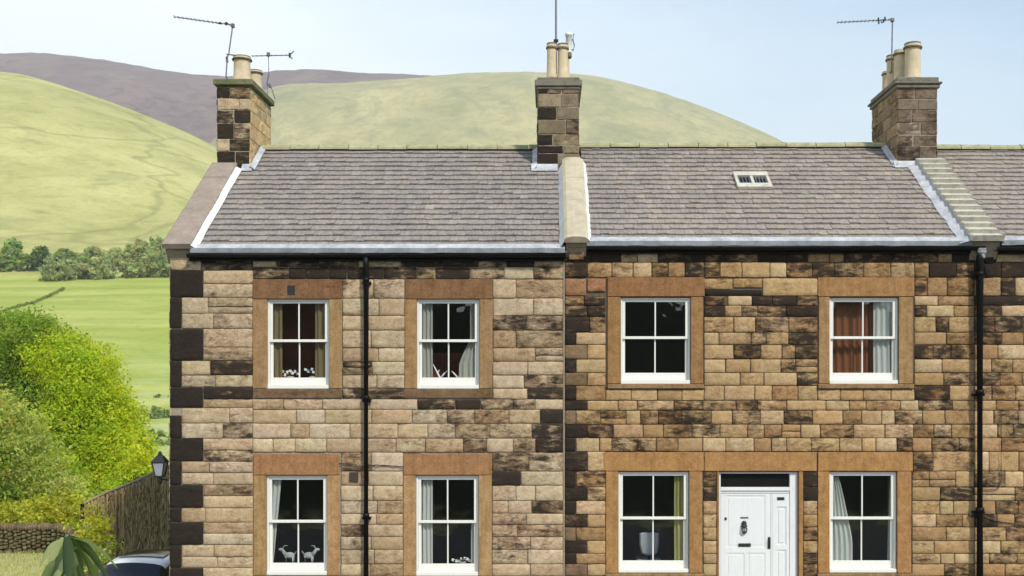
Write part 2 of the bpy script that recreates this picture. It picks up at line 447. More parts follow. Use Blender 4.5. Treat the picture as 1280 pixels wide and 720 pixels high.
# ------------------------------------------------------------------ setting
def mat_ground():
    t=NT('grassland'); P=t.pos()
    sep=t.n('ShaderNodeSeparateXYZ',{0:P}); y=sep.outputs[1]; 
    big=t.noise(.012,5,.55); mid=t.noise(.06,6,.65); fine=t.noise(.6,8,.7); tiny=t.noise(6,4,.7)
    streak=t.noise(.05,5,.6,vec=t.mapping((.35,1.6,1.6)))
    field=t.mix(t.ramp(streak,.35,.68),(.32,.37,.065,1),(.48,.49,.14,1))
    wav=t.n('ShaderNodeTexWave',{'Scale':.010,'Distortion':6.0,'Detail':3.0,'Detail Scale':.6},bands_direction='Y')
    t.nt.links.new(P,wav.inputs['Vector'])
    field=t.mix(t.math('MULTIPLY',t.ramp(wav.outputs['Fac'],.55,.9),.35),field,(.26,.34,.07,1))
    hill=t.mix(t.ramp(big,.36,.66),(.40,.385,.13,1),(.58,.535,.22,1))
    hill=t.mix(t.math('MULTIPLY',t.ramp(mid,.50,.70),.45),hill,(.22,.23,.075,1))
    hill=t.mix(t.math('MULTIPLY',t.ramp(streak,.52,.68),.4),hill,(.50,.46,.20,1))
    gul=t.noise(.009,8,.72,dist=1.6); hill=t.mix(t.math('MULTIPLY',t.ramp(gul,.54,.62),.35),hill,(.21,.22,.08,1))
    hill=t.mix(t.math('MULTIPLY',t.ramp(t.noise(.22,8,.8),.48,.64),.3),hill,(.20,.22,.07,1))
    # narrow trods
    vo=t.n('ShaderNodeTexVoronoi',{'Scale':.006},feature='DISTANCE_TO_EDGE')
    t.nt.links.new(t.n('ShaderNodeVectorMath',{0:t.mapping((1,.55,.2)),1:t.n('ShaderNodeVectorMath',{0:t.n('ShaderNodeTexNoise',{'Scale':.015,'Vector':P}).outputs['Color'],1:(70,70,70)},operation='MULTIPLY').outputs[0]},operation='ADD').outputs[0],vo.inputs['Vector'])
    hill=t.mix(t.math('MULTIPLY',t.ramp(vo.outputs['Distance'],.006,.018,(1,1,1,1),(0,0,0,1)),.35),hill,(.16,.155,.06,1))
    lawn=t.mix(t.ramp(tiny,.3,.7),(.36,.37,.16,1),(.52,.49,.28,1))
    k1=t.ramp(t.math('DIVIDE',y,1000.0),.395,.415); k0=t.ramp(t.math('DIVIDE',y,100.0),.16,.30)
    rg=t.math('MULTIPLY',t.ramp(t.math('DIVIDE',y,1000.0),.20,.08,(0,0,0,1),(1,1,1,1)) if False else t.ramp(t.math('DIVIDE',y,1000.0),.11,.24,(1,1,1,1),(0,0,0,1)),t.ramp(t.noise(.11,7,.7,dist=.8),.42,.58))
    field=t.mix(t.math('MULTIPLY',rg,.7),field,(.50,.52,.27,1)); field=t.mix(t.math('MULTIPLY',t.ramp(t.noise(.16,7,.75),.52,.66),.45),field,(.19,.26,.06,1))
    c=t.mix(k1,field,hill); c=t.mix(k0,lawn,c)
    far=t.ramp(t.math('DIVIDE',t.math('MULTIPLY',y,-1.0),100.0),.10,.16); c=t.mix(far,c,(.02,.028,.012,1))  # dark green added to unseen ground behind the camera, keeps pane reflections dark
    c=t.mix(t.math('MULTIPLY',t.ramp(fine,.45,.7),.3),c,t.mix(1.0,c,(.62,.68,.6,1),'MULTIPLY'))
    return t.done(t.bsdf(c,.95,fine,.5,.4,**{'Specular IOR Level':.1}))
def grid_mesh(name,xs,ys,fz,mat):
    vs=[(x,y,fz(x,y)) for y in ys for x in xs]; W=len(xs)
    fs=[(j*W+i,j*W+i+1,(j+1)*W+i+1,(j+1)*W+i) for j in range(len(ys)-1) for i in range(W-1)]
    mb=MB(); mb.v=vs; mb.f=fs; mb.t=[(.5,.5,.5,0)]*len(fs)
    return mb.build(name,mat,smooth=True)
def spread(lo,hi,first,growth,c=0):
    out=[c]; s=first; x=c
    while x<hi: x+=s; s*=growth; out.append(x)
    s=first; x=c
    while x>lo: x-=s; s*=growth; out.insert(0,x)
    return out
xs=spread(-4200,4200,.7,1.035,-6.5); ys=spread(-300,1950,.8,1.025,3)
tag(grid_mesh('ground',xs,ys,gz,mat_ground()),kind='structure')
def mat_heather():
    t=NT('heather_moor'); n=t.noise(.006,6,.6); m=t.noise(.03,7,.7); s_=t.noise(.012,6,.6,vec=t.mapping((1,.3,2.2)))
    c=t.mix(t.ramp(n,.35,.65),(.16,.10,.095,1),(.25,.165,.135,1))
    c=t.mix(t.math('MULTIPLY',t.ramp(s_,.52,.66),.6),c,(.23,.17,.10,1))
    c=t.mix(t.math('MULTIPLY',t.ramp(m,.47,.66),.7),c,(.075,.05,.05,1))
    c=t.mix(t.math('MULTIPLY',t.ramp(t.noise(.011,7,.7,dist=1.2),.55,.64),.5),c,(.28,.23,.13,1))
    return t.done(t.bsdf(c,.95,m,.6,8.0))
def mat_farhill():
    t=NT('rough_pasture'); n=t.noise(.005,6,.6); m=t.noise(.025,7,.7); s_=t.noise(.02,6,.6,vec=t.mapping((.5,1.2,2.0),rot=(0,.3,.2)))
    c=t.mix(t.ramp(n,.35,.65),(.33,.31,.14,1),(.50,.44,.21,1))
    c=t.mix(t.math('MULTIPLY',t.ramp(s_,.50,.70),.35),c,(.56,.48,.26,1))
    c=t.mix(t.math('MULTIPLY',t.ramp(m,.46,.64),.4),c,(.17,.19,.09,1)); c=t.mix(t.math('MULTIPLY',t.ramp(t.noise(.09,8,.8),.48,.62),.4),c,(.20,.21,.10,1))
    c=t.mix(t.math('MULTIPLY',t.ramp(t.noise(.008,7,.7,dist=1.5),.52,.62),.35),c,(.19,.21,.11,1))
    return t.done(t.bsdf(c,.95,m,.5,6.0))
def hill(name,crest,Yc,W,mat,amp,u0,u1,us=8):
    vs=[];fs=[]; U=list(range(u0,u1+1,us)); V=[-1,-.9,-.8,-.7,-.6,-.5,-.42,-.34,-.27,-.2,-.14,-.08,-.03,0,.05,.12,.25,.4,.6,.8,1.0]
    for v in V:
        Yd=Yc+v*W
        for u in U:
            py=smooth_tab(u,crest); zc=CAMZ+(CY-py)*Yc/F
            x=(u-CX)*Yd/F
            if v<=0:
                pr=math.sin((v+1)*math.pi/2)**1.0
                p=500+(py-500)*pr; z=CAMZ+(CY-p)*Yd/F
            else: z=zc*(1-sst(v))-30*sst(v)
            z+=amp*noise.noise(Vector((x/160,Yd/220,5)))*sst((v+1)*2)*(1-sst(1-abs(v)*6) if abs(v)<.17 else 1)
            z+=amp*.12*noise.noise(Vector((x/25,Yd/30,9)))
            vs.append((x,Yd-D,z))
    n=len(U); fs=[(j*n+i,j*n+i+1,(j+1)*n+i+1,(j+1)*n+i) for j in range(len(V)-1) for i in range(n-1)]
    mb=MB(); mb.v=vs; mb.f=fs; mb.t=[(.5,.5,.5,0)]*len(fs)
    return tag(mb.build(name,mat,smooth=True),kind='structure')
hill('heather_hill',[(-800,130),(-300,80),(-100,70),(0,67),(60,67),(130,75),(200,87),(270,95),(310,93),(350,88),(400,87),(460,91),(540,95),(650,112),(800,170),(1000,260),(1300,380),(1600,470)],2600,1200,mat_heather(),22,-800,1600)
hill('grassy_hill',[(-400,330),(0,290),(150,250),(220,215),(265,176),(300,138),(325,117),(348,107),(380,104.5),(420,104),(480,100),(540,95),(590,91),(640,90),(700,91),(750,96),(800,108),(850,123),(900,142),(950,163),(985,181),(1050,225),(1150,300),(1300,380),(1600,480)],1800,650,mat_farhill(),14,-400,1600)

# street in front (below the frame) -----------------------------------------
mb=MB(); mb.box(-60,60,-11.5,-4.6,-.2,.004); r_=mb.build('road',mat_simple('asphalt',(.05,.05,.052),.9,.2,3,.2)); tag(r_,kind='structure')
mb=MB()
for k in range(100):
    x=-60+k*1.2; mb.box(x+.004,x+1.196,-4.45,-2.3,-.2,.10,bev=.006)
mb.box(-60,60,-4.6,-4.455,-.2,.112)
tag(mb.build('pavement',mat_simple('paving_stone',(.24,.22,.19),.9,.2,2,.2)),kind='structure')
mb=MB(); mb.box(-5.6,16,-2.29,-.05,-.2,.06); tag(mb.build('front_path',mat_simple('gravel',(.28,.25,.2),.95,.3,40,.5)),kind='structure')

# ------------------------------------------------------------------ houses
YB=6.3; YR=3.15
def coursesL(): pass
A_Y=[320,338,355,372,392,411,434,451,469,484,499,510,529,548,563,577,591,606,620,635,653,667,681,696,710,722,737,754,770,786]
B_Y=[320,334,349,373,394.5,413,435,452,469,485.6,499,512,529.5,548,565.5,589,607,626,642,656,671,687,705,720,737,754,770,786]
C_Y=[310,328,347,370,382,396,415.5,431,449,466,482,500.6,513,530.6,547.5,564.5,589,609,626,643,659,676,692,705,720,737,754,770,786]
WIN_L=[(334,374,411,486),(521,374,599,486),(333,595,409,719),(520,595,598,720)]
WIN_R=[(776,372,863,480),(1037,372,1123,480),(773,590,861,716),(1037,590,1121,716)]
DOOR=(899,590,998,778)
GT=[]
def block(mb,px0,py0,px1,py1,tint,soot=.1,yf=-.016,yb=.12,g=.004,bev=.006):
    mb.box(X(px0)+g,X(px1)-g,yf,yb,Z(py1)+g,Z(py0)-g,(tint[0],tint[1],tint[2],soot),bev=bev)
def part_block(name,house,px0,py0,px1,py1,tint,soot=.1,**k):
    mb=MB(); block(mb,px0,py0,px1,py1,tint,soot,**k); return mb.build(name,M['ashlar'],house)

def window(house, rect, recess=.035, refl=None):
    px0,py0,px1,py1=rect; x0,x1,z0,z1=X(px0),X(px1),Z(py1),Z(py0); y=recess
    H=z1-z0; mid=z1-H*.462
    mb=MB(); fw=.028
    mb.box(x0,x0+fw,y,y+.12,z0,z1,bev=.004); mb.box(x1-fw,x1,y,y+.12,z0,z1,bev=.004)
    mb.box(x0+fw,x1-fw,y,y+.12,z1-fw,z1,bev=.003); mb.box(x0-.0,x1+.0,y-.03,y+.16,z0,z0+.06,bev=.006)
    w=mb.build('window',M['white_paint'],house)
    a0,a1=x0+fw+.002,x1-fw-.002; st=.042; xm=(a0+a1)/2
    us=MB(); yu=y+.018
    us.box(a0,a0+st,yu,yu+.035,mid-.02,z1-fw,bev=.003); us.box(a1-st,a1,yu,yu+.035,mid-.02,z1-fw,bev=.003)
    us.box(a0+st,a1-st,yu,yu+.035,z1-fw-.035,z1-fw-.001,bev=.003); us.box(a0+st,a1-st,yu,yu+.035,mid-.022,mid+.02,bev=.004)
    us.box(xm-.011,xm+.011,yu+.004,yu+.03,mid+.02,z1-fw-.035,bev=.004)
    us.build('upper_sash',M['white_paint'],w)
    ls=MB(); yl=y+.056
    ls.box(a0,a0+st,yl,yl+.035,z0+.061,mid+.02,bev=.003); ls.box(a1-st,a1,yl,yl+.035,z0+.061,mid+.02,bev=.003)
    ls.box(a0+st,a1-st,yl,yl+.035,mid-.018,mid+.019,bev=.003); ls.box(a0+st,a1-st,yl,yl+.035,z0+.061,z0+.175,bev=.004)
    ls.box(xm-.011,xm+.011,yl+.004,yl+.03,z0+.175,mid-.018,bev=.004)
    ls.build('lower_sash',M['white_paint'],w)
    g=MB()
    g.box(a0+st-.005,a1-st+.005,yu+.016,yu+.019,mid+.015,z1-fw-.03); g.box(a0+st-.005,a1-st+.005,yl+.016,yl+.019,z0+.17,mid-.013)
    g.build('glass',M['glass'],w)
    return w
def roofz(y,ze,zr,ye=-.12): return ze+(zr-ze)*(y-ye)/(YR-ye)
TILE=[(.225,.192,.17),(.21,.18,.163),(.235,.205,.178),(.20,.172,.16),(.23,.20,.172),(.215,.185,.168)]
def tiles(house,xa,xb,ze,zr,name='roof',skip=None):
    ye=-.12; sl=math.hypot(YR-ye,zr-ze); dy=(YR-ye)/sl; dz=(zr-ze)/sl; nrm=(0,-dz,dy)
    mb=MB(); g=.192; rows=int((sl-.16)/g)+1; w=.15
    # boarding under the tiles and the rear slope
    def P(x,s,h): return (x,ye+dy*s+nrm[1]*h,ze+dz*s+nrm[2]*h)
    dk=(.10,.08,.075,0)
    mb.add([P(xa,0,-.02),P(xb,0,-.02),P(xb,sl,-.02),P(xa,sl,-.02)],[(0,1,2,3)],dk)
    mb.add([(xa,YR,zr-.02),(xb,YR,zr-.02),(xb,YB+.15,ze-.05),(xa,YB+.15,ze-.05)],[(0,1,2,3)],(.2,.16,.15,0))
    for r in range(rows):
        s0=.10+r*g; s1=min(s0+g+.03,sl)
        x=xa-(w/2 if r%2 else 0)-rng.uniform(0,.01)
        rt=1+rng.uniform(-.05,.05)
        while x<xb:
            ww=w*rng.uniform(.93,1.07); t0=max(x,xa)+.002; t1=min(x+ww,xb)-.002
            x+=ww
            if t1-t0<.015: continue
            j=rng.uniform(-.010,.010); h=.034+rng.uniform(-.006,.009); h1=h+rng.uniform(-.008,.008); so=s0+j+.0
            c=jit(rng.choice(TILE),.07); c=(c[0]*rt,c[1]*rt,c[2]*rt,0)
            if rng.random()<.02: c=(c[0]*1.25,c[1]*1.25,c[2]*1.22,0)
            vs=[P(t0,so,h),P(t1,so,h1),P(t1,s1,.004),P(t0,s1,.004),P(t0,so,-.002),P(t1,so,-.002)]
            mb.add(vs,[(0,1,2,3),(4,5,1,0),(4,0,3),(5,2,1)],c)
    return mb.build(name,M['tile'],house),P,sl
def ridge(house,xa,xb,zr,seg=.55):
    mb=MB(); x=xa
    while x<xb-.02:
        x2=min(x+seg*rng.uniform(.96,1.04),xb); dzj=rng.uniform(-.008,.008)
        pr=[(-.135,-.02),(-.13,.02),(-.06,.075),(0,.088),(.06,.075),(.13,.02),(.135,-.02)]
        vs=[(xx,YR+a,zr+b+dzj) for xx in (x+.006,x2-.006) for a,b in pr]; n=len(pr)
        fs=[(i,n+i,n+i+1,i+1) for i in range(n-1)]+[tuple(range(n)),tuple(range(2*n-1,n-1,-1))]
        mb.add(vs,fs); x=x2
    bed=MB(); bed.box(xa,xb,YR-.112,YR+.112,zr-.14,zr-.018); bed.build('ridge_bedding',M['dark_bed'],house)
    return mb.build('ridge',M['ridge'],house)
def coping(house,x0,x1,ze,zr,mat,n,y0=-.14,y1=2.5,h=.13,th=.085,step=0.0,rounded=False,name='coping'):
    mb=MB(); sl=math.hypot(YR+.12,zr-ze); dy=(YR+.12)/sl; dz=(zr-ze)/sl
    def P(x,s,hh): return (x,-.12+dy*s-dz*hh,ze+dz*s+dy*hh)
    sa=(y0+.12)/dy; sb=(y1+.12)/dy; L=(sb-sa)/n
    for k in range(n):
        a=sa+k*L; b=a+L-(.006 if not step else -.02)
        ha=h+rng.uniform(-.004,.004)+step*.5; hb=h+rng.uniform(-.004,.004)-step*.5
        j=rng.uniform(-.006,.006) if n>3 else 0
        xs=[x0+j,x0+j+.02,x1+j-.02,x1+j]
        if rounded: xs=[x0,x0+.05,(x0+x1)/2-.05,(x0+x1)/2+.05,x1-.05,x1]; lift=[-.03,.005,.02,.02,.005,-.03]
        else: lift=[-.012,0,0,-.012]
        m=len(xs)
        vs=[P(x,a,ha+l) for x,l in zip(xs,lift)]+[P(x,b,hb+l) for x,l in zip(xs,lift)]
        vs+=[P(xs[0],a,ha-th),P(xs[-1],a,ha-th),P(xs[0],b,hb-th),P(xs[-1],b,hb-th)]
        q=2*m
        fs=[(i,i+1,m+i+1,m+i) for i in range(m-1)]
        fs+=[tuple([q,q+1]+list(range(m-1,-1,-1))),(q+2,*range(m,2*m),q+3)]
        fs+=[(q,0,m,q+2),(q+1,q+3,2*m-1,m-1),(q,q+2,q+3,q+1)]
        mb.add(vs,fs)
    o=mb.build(name,mat,house,smooth=False)
    # masonry upstand beneath the coping
    mb=MB(); 
    vs=[P(x,s,hh) for s in (sa+.05,sb) for x in (x0+.03,x1-.03) for hh in (-.25,h-th)]
    mb.add(vs,[(0,1,3,2),(4,6,7,5),(0,4,5,1),(2,3,7,6),(1,5,7,3),(0,2,6,4)],(.3,.22,.15,.4))
    mb.build('parapet',M['mortar'],house)
    return P,sa,sb
def strip(house,name,P,xa,xb,sa,sb,h0,h1,mat,wav=.004,n=26):
    """sheet flashing lying on the slope with a little thickness and slack"""
    mb=MB(); vs=[];
    for k in range(n+1):
        s=sa+(sb-sa)*k/n; e=wav*noise.noise(Vector((s*5,xa*3,0)))
        e2=3*wav*noise.noise(Vector((s*3,xa*3,7)))
        for x,hh in ((xa,h0),(xa,h1),(xb+e2,h0+.0),(xb+e2,.03)):
            pass
        top=[(xa,h1+e),(xb+e2,h0+e)]; bot=[(xa,h1+e-.012),(xb+e2,h0+e-.012)]
        vs+= [P(x,s,hh) for x,hh in top]+[P(x,s,hh) for x,hh in bot]
    fs=[]
    for k in range(n):
        a=4*k;b=a+4
        fs+=[(a,a+1,b+1,b),(a+2,b+2,b+3,a+3),(a,b,b+2,a+2),(a+1,a+3,b+3,b+1)]
    fs+=[(0,2,3,1),(4*n,4*n+1,4*n+3,4*n+2)]
    mb.add(vs,fs); return mb.build(name,mat,house,smooth=False)
def gutter(house,xa,xb,z,name='gutter'):
    mb=MB(); r=.062; n=10; prof=[]
    for k in range(n+1):
        a=math.pi+math.pi*k/n; prof.append((r*math.cos(a),r*math.sin(a)))
    prof=prof+[(.9*p[0],.9*p[1]) for p in reversed(prof)]
    yc=-.135; m=len(prof)
    x=xa; segs=[]
    L=(xb-xa); ns=max(1,round(L/1.83))
    vs=[(xx,yc+a,z+b) for xx in (xa,xb) for a,b in prof]
    fs=[(i,(i+1)%m,m+(i+1)%m,m+i) for i in range(m)]+[tuple(range(m)),tuple(range(2*m-1,m-1,-1))]
    mb.add(vs,fs)
    for k in range(1,ns):
        xx=xa+L*k/ns
        vs=[(xx+d,yc+a*1.12,z+b*1.12) for d in (-.03,.03) for a,b in prof[:n+1]]
        mb.add(vs,[(i,i+1,n+1+i+1,n+1+i) for i in range(n)])
    g=mb.build(name,M['black_iron'],house,smooth=True)
    fb=MB(); fb.box(xa,xb,-.06,-.02,z-.10,z+.06); fb.build('fascia',M['black_iron'],house)
    return g
def chimney(house,x0,x1,y0,y1,z0,z1,ys,pals,soots,cap,capmat,pots,fl=True):
    c=MB(); i=.012
    c.box(x0+i,x1-i,y0+i,y1-i,z0,z1)
    ch=c.build('chimney_stack',M['mortar'],house)
    s=MB()
    faces=[(lambda a,b,cc:(a,y0-cc+i,b),x0,x1,0),(lambda a,b,cc:(x1+cc-i,a,b),y0,y1,1),(lambda a,b,cc:(x0-cc+i,-a,b),-y1,-y0,2),(lambda a,b,cc:(-a,y1+cc-i,b),-x1,-x0,3)]
    for fr,a0,a1,k in faces:
        z=z1; r=0
        for hgt in ys:
            zb=max(z-hgt,z0)
            n=2 if k in(0,3) else 4
            if hgt<.14: n+=1
            cut=[a0]+sorted(a0+(a1-a0)*(q+rng.uniform(-.22,.22)+(.15 if r%2 else -.15))/n for q in range(1,n))+[a1]
            for q in range(n):
                lo,hi,p=soots[k]
                if len(pals)>4 and k==0:
                    if q==0: lo,hi,p=.9,1.1,.75
                    else: lo,hi,p=.4,.6,.5
                so=rng.uniform(lo,hi) if rng.random()<p else rng.uniform(0,.4)
                lay(s,fr,cut[q],cut[q+1],zb,z,jit(rng.choice(pals[k]),.15),so,bulge=.014 if k!=1 else .006,depth=.01)
            z=zb; r+=1
            if z<=z0: break
    s.build('stonework',M['stone'],ch)
    cp=MB()
    for (dx,za,zb) in cap: cp.box(x0-dx,x1+dx,y0-dx,y1+dx,za,zb,bev=.015)
    top=cap[-1][2]; 
    # sloping mortar bed round the pots
    d=cap[-1][0]
    n=9; mm=9; vs=[]
    for a in range(n+1):
        for b in range(mm+1):
            u=a/n; v=b/mm; e=min(u,1-u,v,1-v)
            vs.append((x0-d+.04+(x1-x0+2*d-.08)*u,y0-d+.04+(y1-y0+2*d-.08)*v,top+min(1,e*4)*.07+.012*noise.noise(Vector((u*5,v*5,x0)))-.003))
    cp.add(vs,[(a*(mm+1)+b,(a+1)*(mm+1)+b,(a+1)*(mm+1)+b+1,a*(mm+1)+b+1) for a in range(n) for b in range(mm)])
    cp.build('chimney_cap',capmat,ch)
    for (px,py,r,h,kind) in pots:
        p=MB(); zt=top+.04
        pr=[(r*1.08,0),(r*1.06,.04),(r*.98,.06),(r*.95,h*.5),(r*.93,h*.84),(r*1.12,h*.86),(r*1.14,h*.9),(r*1.02,h*.92),(r*1.0,h),(r*.8,h),(r*.78,h*.5)]
        p.lathe((px,py,zt),pr,22)
        o=p.build('chimney_pot',M['pot'],ch,smooth=True); 
        e=o.modifiers.new('split','EDGE_SPLIT'); e.split_angle=R(35)
        q=MB(); q.lathe((px,py,zt),[(r*.96,h*.845),(r*1.14,h*.85),(r*1.16,h*.87),(r*1.155,h*.895),(r*1.10,h*.91)],22)
        if kind=='mossy':
            q.lathe((px,py,zt),[(r*1.01,h*.97),(r*1.03,h*.985),(r*.99,h*1.012),(r*.79,h*1.008)],22)
        o.data.materials.append(M['pot_dark'])
        # rim band kept in the pot's own mesh as a second material
        me=o.data; nv=len(me.vertices)
        import bmesh
        bm=bmesh.new(); bm.from_mesh(me); w=Vector(o.get('_w',(0,0,0))); vv=[bm.verts.new(Vector(v)-w) for v in q.v]
        for f in q.f:
            ff=bm.faces.new([vv[k] for k in f]); ff.material_index=1; ff.smooth=True
        bm.to_mesh(me); bm.free()
    return ch

# ---- left house -----------------------------------------------------------
H1=empty('terraced_house',(X(458),0,.05),'pale sandstone end house of the terrace with black stained corner quoins','house','stone houses in the terrace')
ZE1,ZR1=5.90,8.17; XL=X(212); XJ=X(705)
QU=[]
for k,(a,b) in enumerate([(338,372),(372,411),(411,451),(451,484),(484,510),(519+0,548),(548,577),(577,606),(606,635),(635,653),(653,681),(681,710),(710,737),(737,754),(754,786)]):
    wide=(k in(0,2,4,6,8,10,12,14)); QU.append((212,a,254 if wide else 227,b))
mb=MB()
H1holes_px=[(w[0],w[1],w[2],w[3]) for w in WIN_L]
surL=[(316,349,428,499),(506,349,616,499),(317,565.5,426,790),(504,565.5,615,790)]
ZA=[(254,484,316,500,.8,.7,.95),(254,320,316,338,.9,.55,.95),(212,320,254,338,1,.35,.5),(262,392,316,411,1,.42,.5),(254,548,290,600,.45,.55,.75),(254,620,316,653,.4,.5,.65)]
ZB=[(316,320,704,334,.72,.62,1.0),(316,334,704,349,.72,.62,1.05),(425,349,470,373,.6,.5,.7),(425,394,480,413,.6,.5,.7),(616,349,704,373,.5,.45,.62),(616,394,685,413,.9,.62,.8),(616,413,704,435,.0,0,0),(650,435,704,452,.6,.6,.8),(672,469,704,486,.9,.6,.7),(616,486,704,499,.95,.75,1.),(428,486,506,499,.95,.68,.9),(520,499,600,512,.7,.7,.95),(540,499,670,565,.6,.45,.62),(670,512,704,565,.85,.68,.95),(616,565,704,589,.8,.58,.9),(630,589,660,607,.9,.9,1),(650,626,704,656,.7,.62,.9),(616,687,704,720,.15,.5,.6),(616,656,704,687,.3,.5,.7),(428,565,470,592,.55,.55,.75)]
walls=MB()
courses(walls,A_Y,212,316,surL+[(q[0],q[1],q[2],q[3]) for q in QU],46,PALE,ZA)
courses(walls,B_Y,316,704,surL,40,PALE,ZB)
# lower-panel stones beside the ground-floor windows are bigger and paler
for (a,b,c,d) in QU:
    wide = c>240
    t=(.10,.075,.055)
    lay(walls,FRONT,X(a),X(c),Z(d),Z(b),t,rng.uniform(.93,1.1) if b>330 else .7,bulge=.009)
pl=MB(); holes=[(X(w[0]),X(w[2]),Z(w[3]),Z(w[1])) for w in WIN_L]
pane_wall(pl,XL+.012,XJ,.0,Z(318),holes,.012,.45)
# gable and rear walls behind the facing stones
zt=Z(318); xg=XL+.012
pl.add([(xg,.012,0),(xg,YB,0),(xg,YB,zt-.05),(xg,YR,ZR1+.02),(xg,-.0+.012,zt)],[(4,3,2,1,0)])
pl.add([(xg,YB,0),(XJ,YB,0),(XJ,YB,zt-.05),(xg,YB,zt-.05)],[(3,2,1,0)])
pl.build('core_wall',M['mortar'],H1)
GAB=lambda a,b,c:(XL-c,-a,b)
z=.05; k=0
while z<8.1:
    h=rng.uniform(.2,.27); z2=z+h
    # depth range at this height
    if z2<zt: ya,yb=0,YB
    else:
        f=(z2-zt)/(ZR1-zt)
        if f>=1: break
        ya=YR*f; yb=YB-(YB-YR)*f
    a=-yb; 
    while a<-ya-.02:
        w=min(rng.uniform(.35,.85),-ya-a)
        lay(walls,GAB,a,a+w,z,z2,jit(rng.choice(PALE),.12),rng.uniform(.0,.6) if rng.random()<.8 else .8,grid=.16); a+=w
    z=z2; k+=1
walls.build('wall',M['stone'],H1,smooth=True)
def surround(house,win,lin,sill,jl,jr,col,lcol,scol,ssoot=.3,lsoot=.1,thin=False):
    part_block('lintel',house,*lin,lcol,lsoot,yf=-.018)
    # jambs from lintel foot to sill top
    for (a,b) in (jl,jr):
        part_block('jamb',house,a,lin[3],b,win[3] if not thin else sill[1],jit(col,.05),.05,yf=-.015)
    s=MB(); s.box(X(sill[0])+.003,X(sill[2])-.003,-.05 if thin else -.018,.14,Z(sill[3])+.003,Z(sill[1])-.002,(scol[0],scol[1],scol[2],ssoot),bev=.008)
    s.build('sill',M['ashlar'],house)
SD=(.20,.135,.085)
surround(H1,WIN_L[0],(316,349,428,374),(316,486,428,498),(316,334),(411,428),DRESS,DRESS_RED,SD,.35,.25)
surround(H1,WIN_L[1],(506,349,616,374),(505,486,616,498),(506,521),(599,616),DRESS,DRESS_RED,SD,.35,.2)
surround(H1,WIN_L[2],(317,567,425,594),(317,719,425,731),(317,333),(409,425),(.39,.26,.13),(.34,.19,.095),SD)
surround(H1,WIN_L[3],(504,567,615,594),(504,720,615,732),(504,520),(598,615),(.39,.26,.13),(.34,.19,.095),SD)
mb=MB(); mb.box(X(359.5),X(369),-.0215,-.012,Z(369),Z(357)); mb.build('vent',M['black_metal'],H1)
mb=MB(); mb.box(X(437),X(448),-.03,.0,Z(602),Z(590),bev=.003)
for k in range(4): mb.box(X(438.5)+k*.03,X(438.5)+k*.03+.012,-.036,-.03,Z(600),Z(592))
mb.build('vent',mat_simple('brown_vent',(.05,.035,.028),.8,.3,30),H1)
for w in WIN_L: window(H1,w)
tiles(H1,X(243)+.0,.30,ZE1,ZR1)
ridge(H1,X(313,2.4)+.02,.0-.17,ZR1)
P1,sa,sb=coping(H1,X(207),X(243),ZE1,ZR1,M['coping_grey'],5,h=.13,y0=-.13,y1=2.42)
strip(H1,'verge_flashing',P1,X(243)-.002,X(243)+.085,.0,(2.5+.12)/.81-.25,.045,.10,M['lead_white'],n=50)
mb=MB()
def apron(house,xa,xb,ze,zr,name='eaves_flashing',mat='lead'):
    sl=math.hypot(YR+.12,zr-ze); dy=(YR+.12)/sl; dz=(zr-ze)/sl
    P=lambda x,s,hh:(x,-.12+dy*s-dz*hh,ze+dz*s+dy*hh)
    mb=MB(); n=int((xb-xa)/.12); vs=[]
    for k in range(n+1):
        x=xa+(xb-xa)*k/n; e=.006*noise.noise(Vector((x*4,0,1))); 
        vs+=[P(x,.12,.040+e),P(x,-.015,.040+e),P(x,-.03,-.035+e*2),P(x,.2,.0)]
    fs=[]
    for k in range(n):
        a=4*k;b=a+4; fs+=[(a+1,b+1,b,a),(a+2,b+2,b+1,a+1),(a+3,b+3,b+2,a+2)]
    mb.add(vs,fs); return mb.build(name,M[mat],house)
apron(H1,X(241),X(706),ZE1+.02,ZR1)
gutter(H1,X(238),X(707),ZE1-.045)
# black downpipe with brackets
def downpipe(house,px,r,ztop,zbot,y=-.10):
    mb=MB(); x=X(px); mb.tube([(x,-.135,ztop),(x,-.13,ztop-.12),(x,y,ztop-.2),(x,y,zbot)],r,12)
    z=ztop-.35
    while z>zbot: mb.tube([(x,y,z+.03),(x,y,z-.03)],r*1.12,12); z-=1.83
    d=mb.build('downpipe',M['black_iron'],house,smooth=True)
    z=ztop-.4
    while z>zbot:
        b=MB(); b.box(x-r*1.5,x+r*1.5,y+.02,0,z-.02,z+.02); b.build('bracket',M['black_iron'],d); z-=1.83
    return d
downpipe(H1,459,.045,ZE1-.09,.05)
mb=MB()
mb.tube([(X(424),-.03,Z(579)),(X(440),-.035,Z(580)),(X(452),-.035,Z(583)),(X(470),-.035,Z(581)),(X(505),-.03,Z(583))],.008,6)
mb.tube([(X(459),-.04,Z(583)),(X(452),-.04,Z(586)),(X(428),-.04,Z(585))],.006,6)
mb.build('cable',M['black_metal'],H1)
inner=MB()
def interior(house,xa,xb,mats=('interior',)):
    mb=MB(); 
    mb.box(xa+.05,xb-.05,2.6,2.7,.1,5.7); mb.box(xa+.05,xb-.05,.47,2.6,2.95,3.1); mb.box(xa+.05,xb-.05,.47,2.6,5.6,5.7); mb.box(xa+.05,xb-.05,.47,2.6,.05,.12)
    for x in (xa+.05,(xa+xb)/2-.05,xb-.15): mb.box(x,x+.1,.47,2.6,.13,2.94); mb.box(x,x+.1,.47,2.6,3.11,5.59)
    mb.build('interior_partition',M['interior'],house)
interior(H1,XL+.05,XJ-.06)
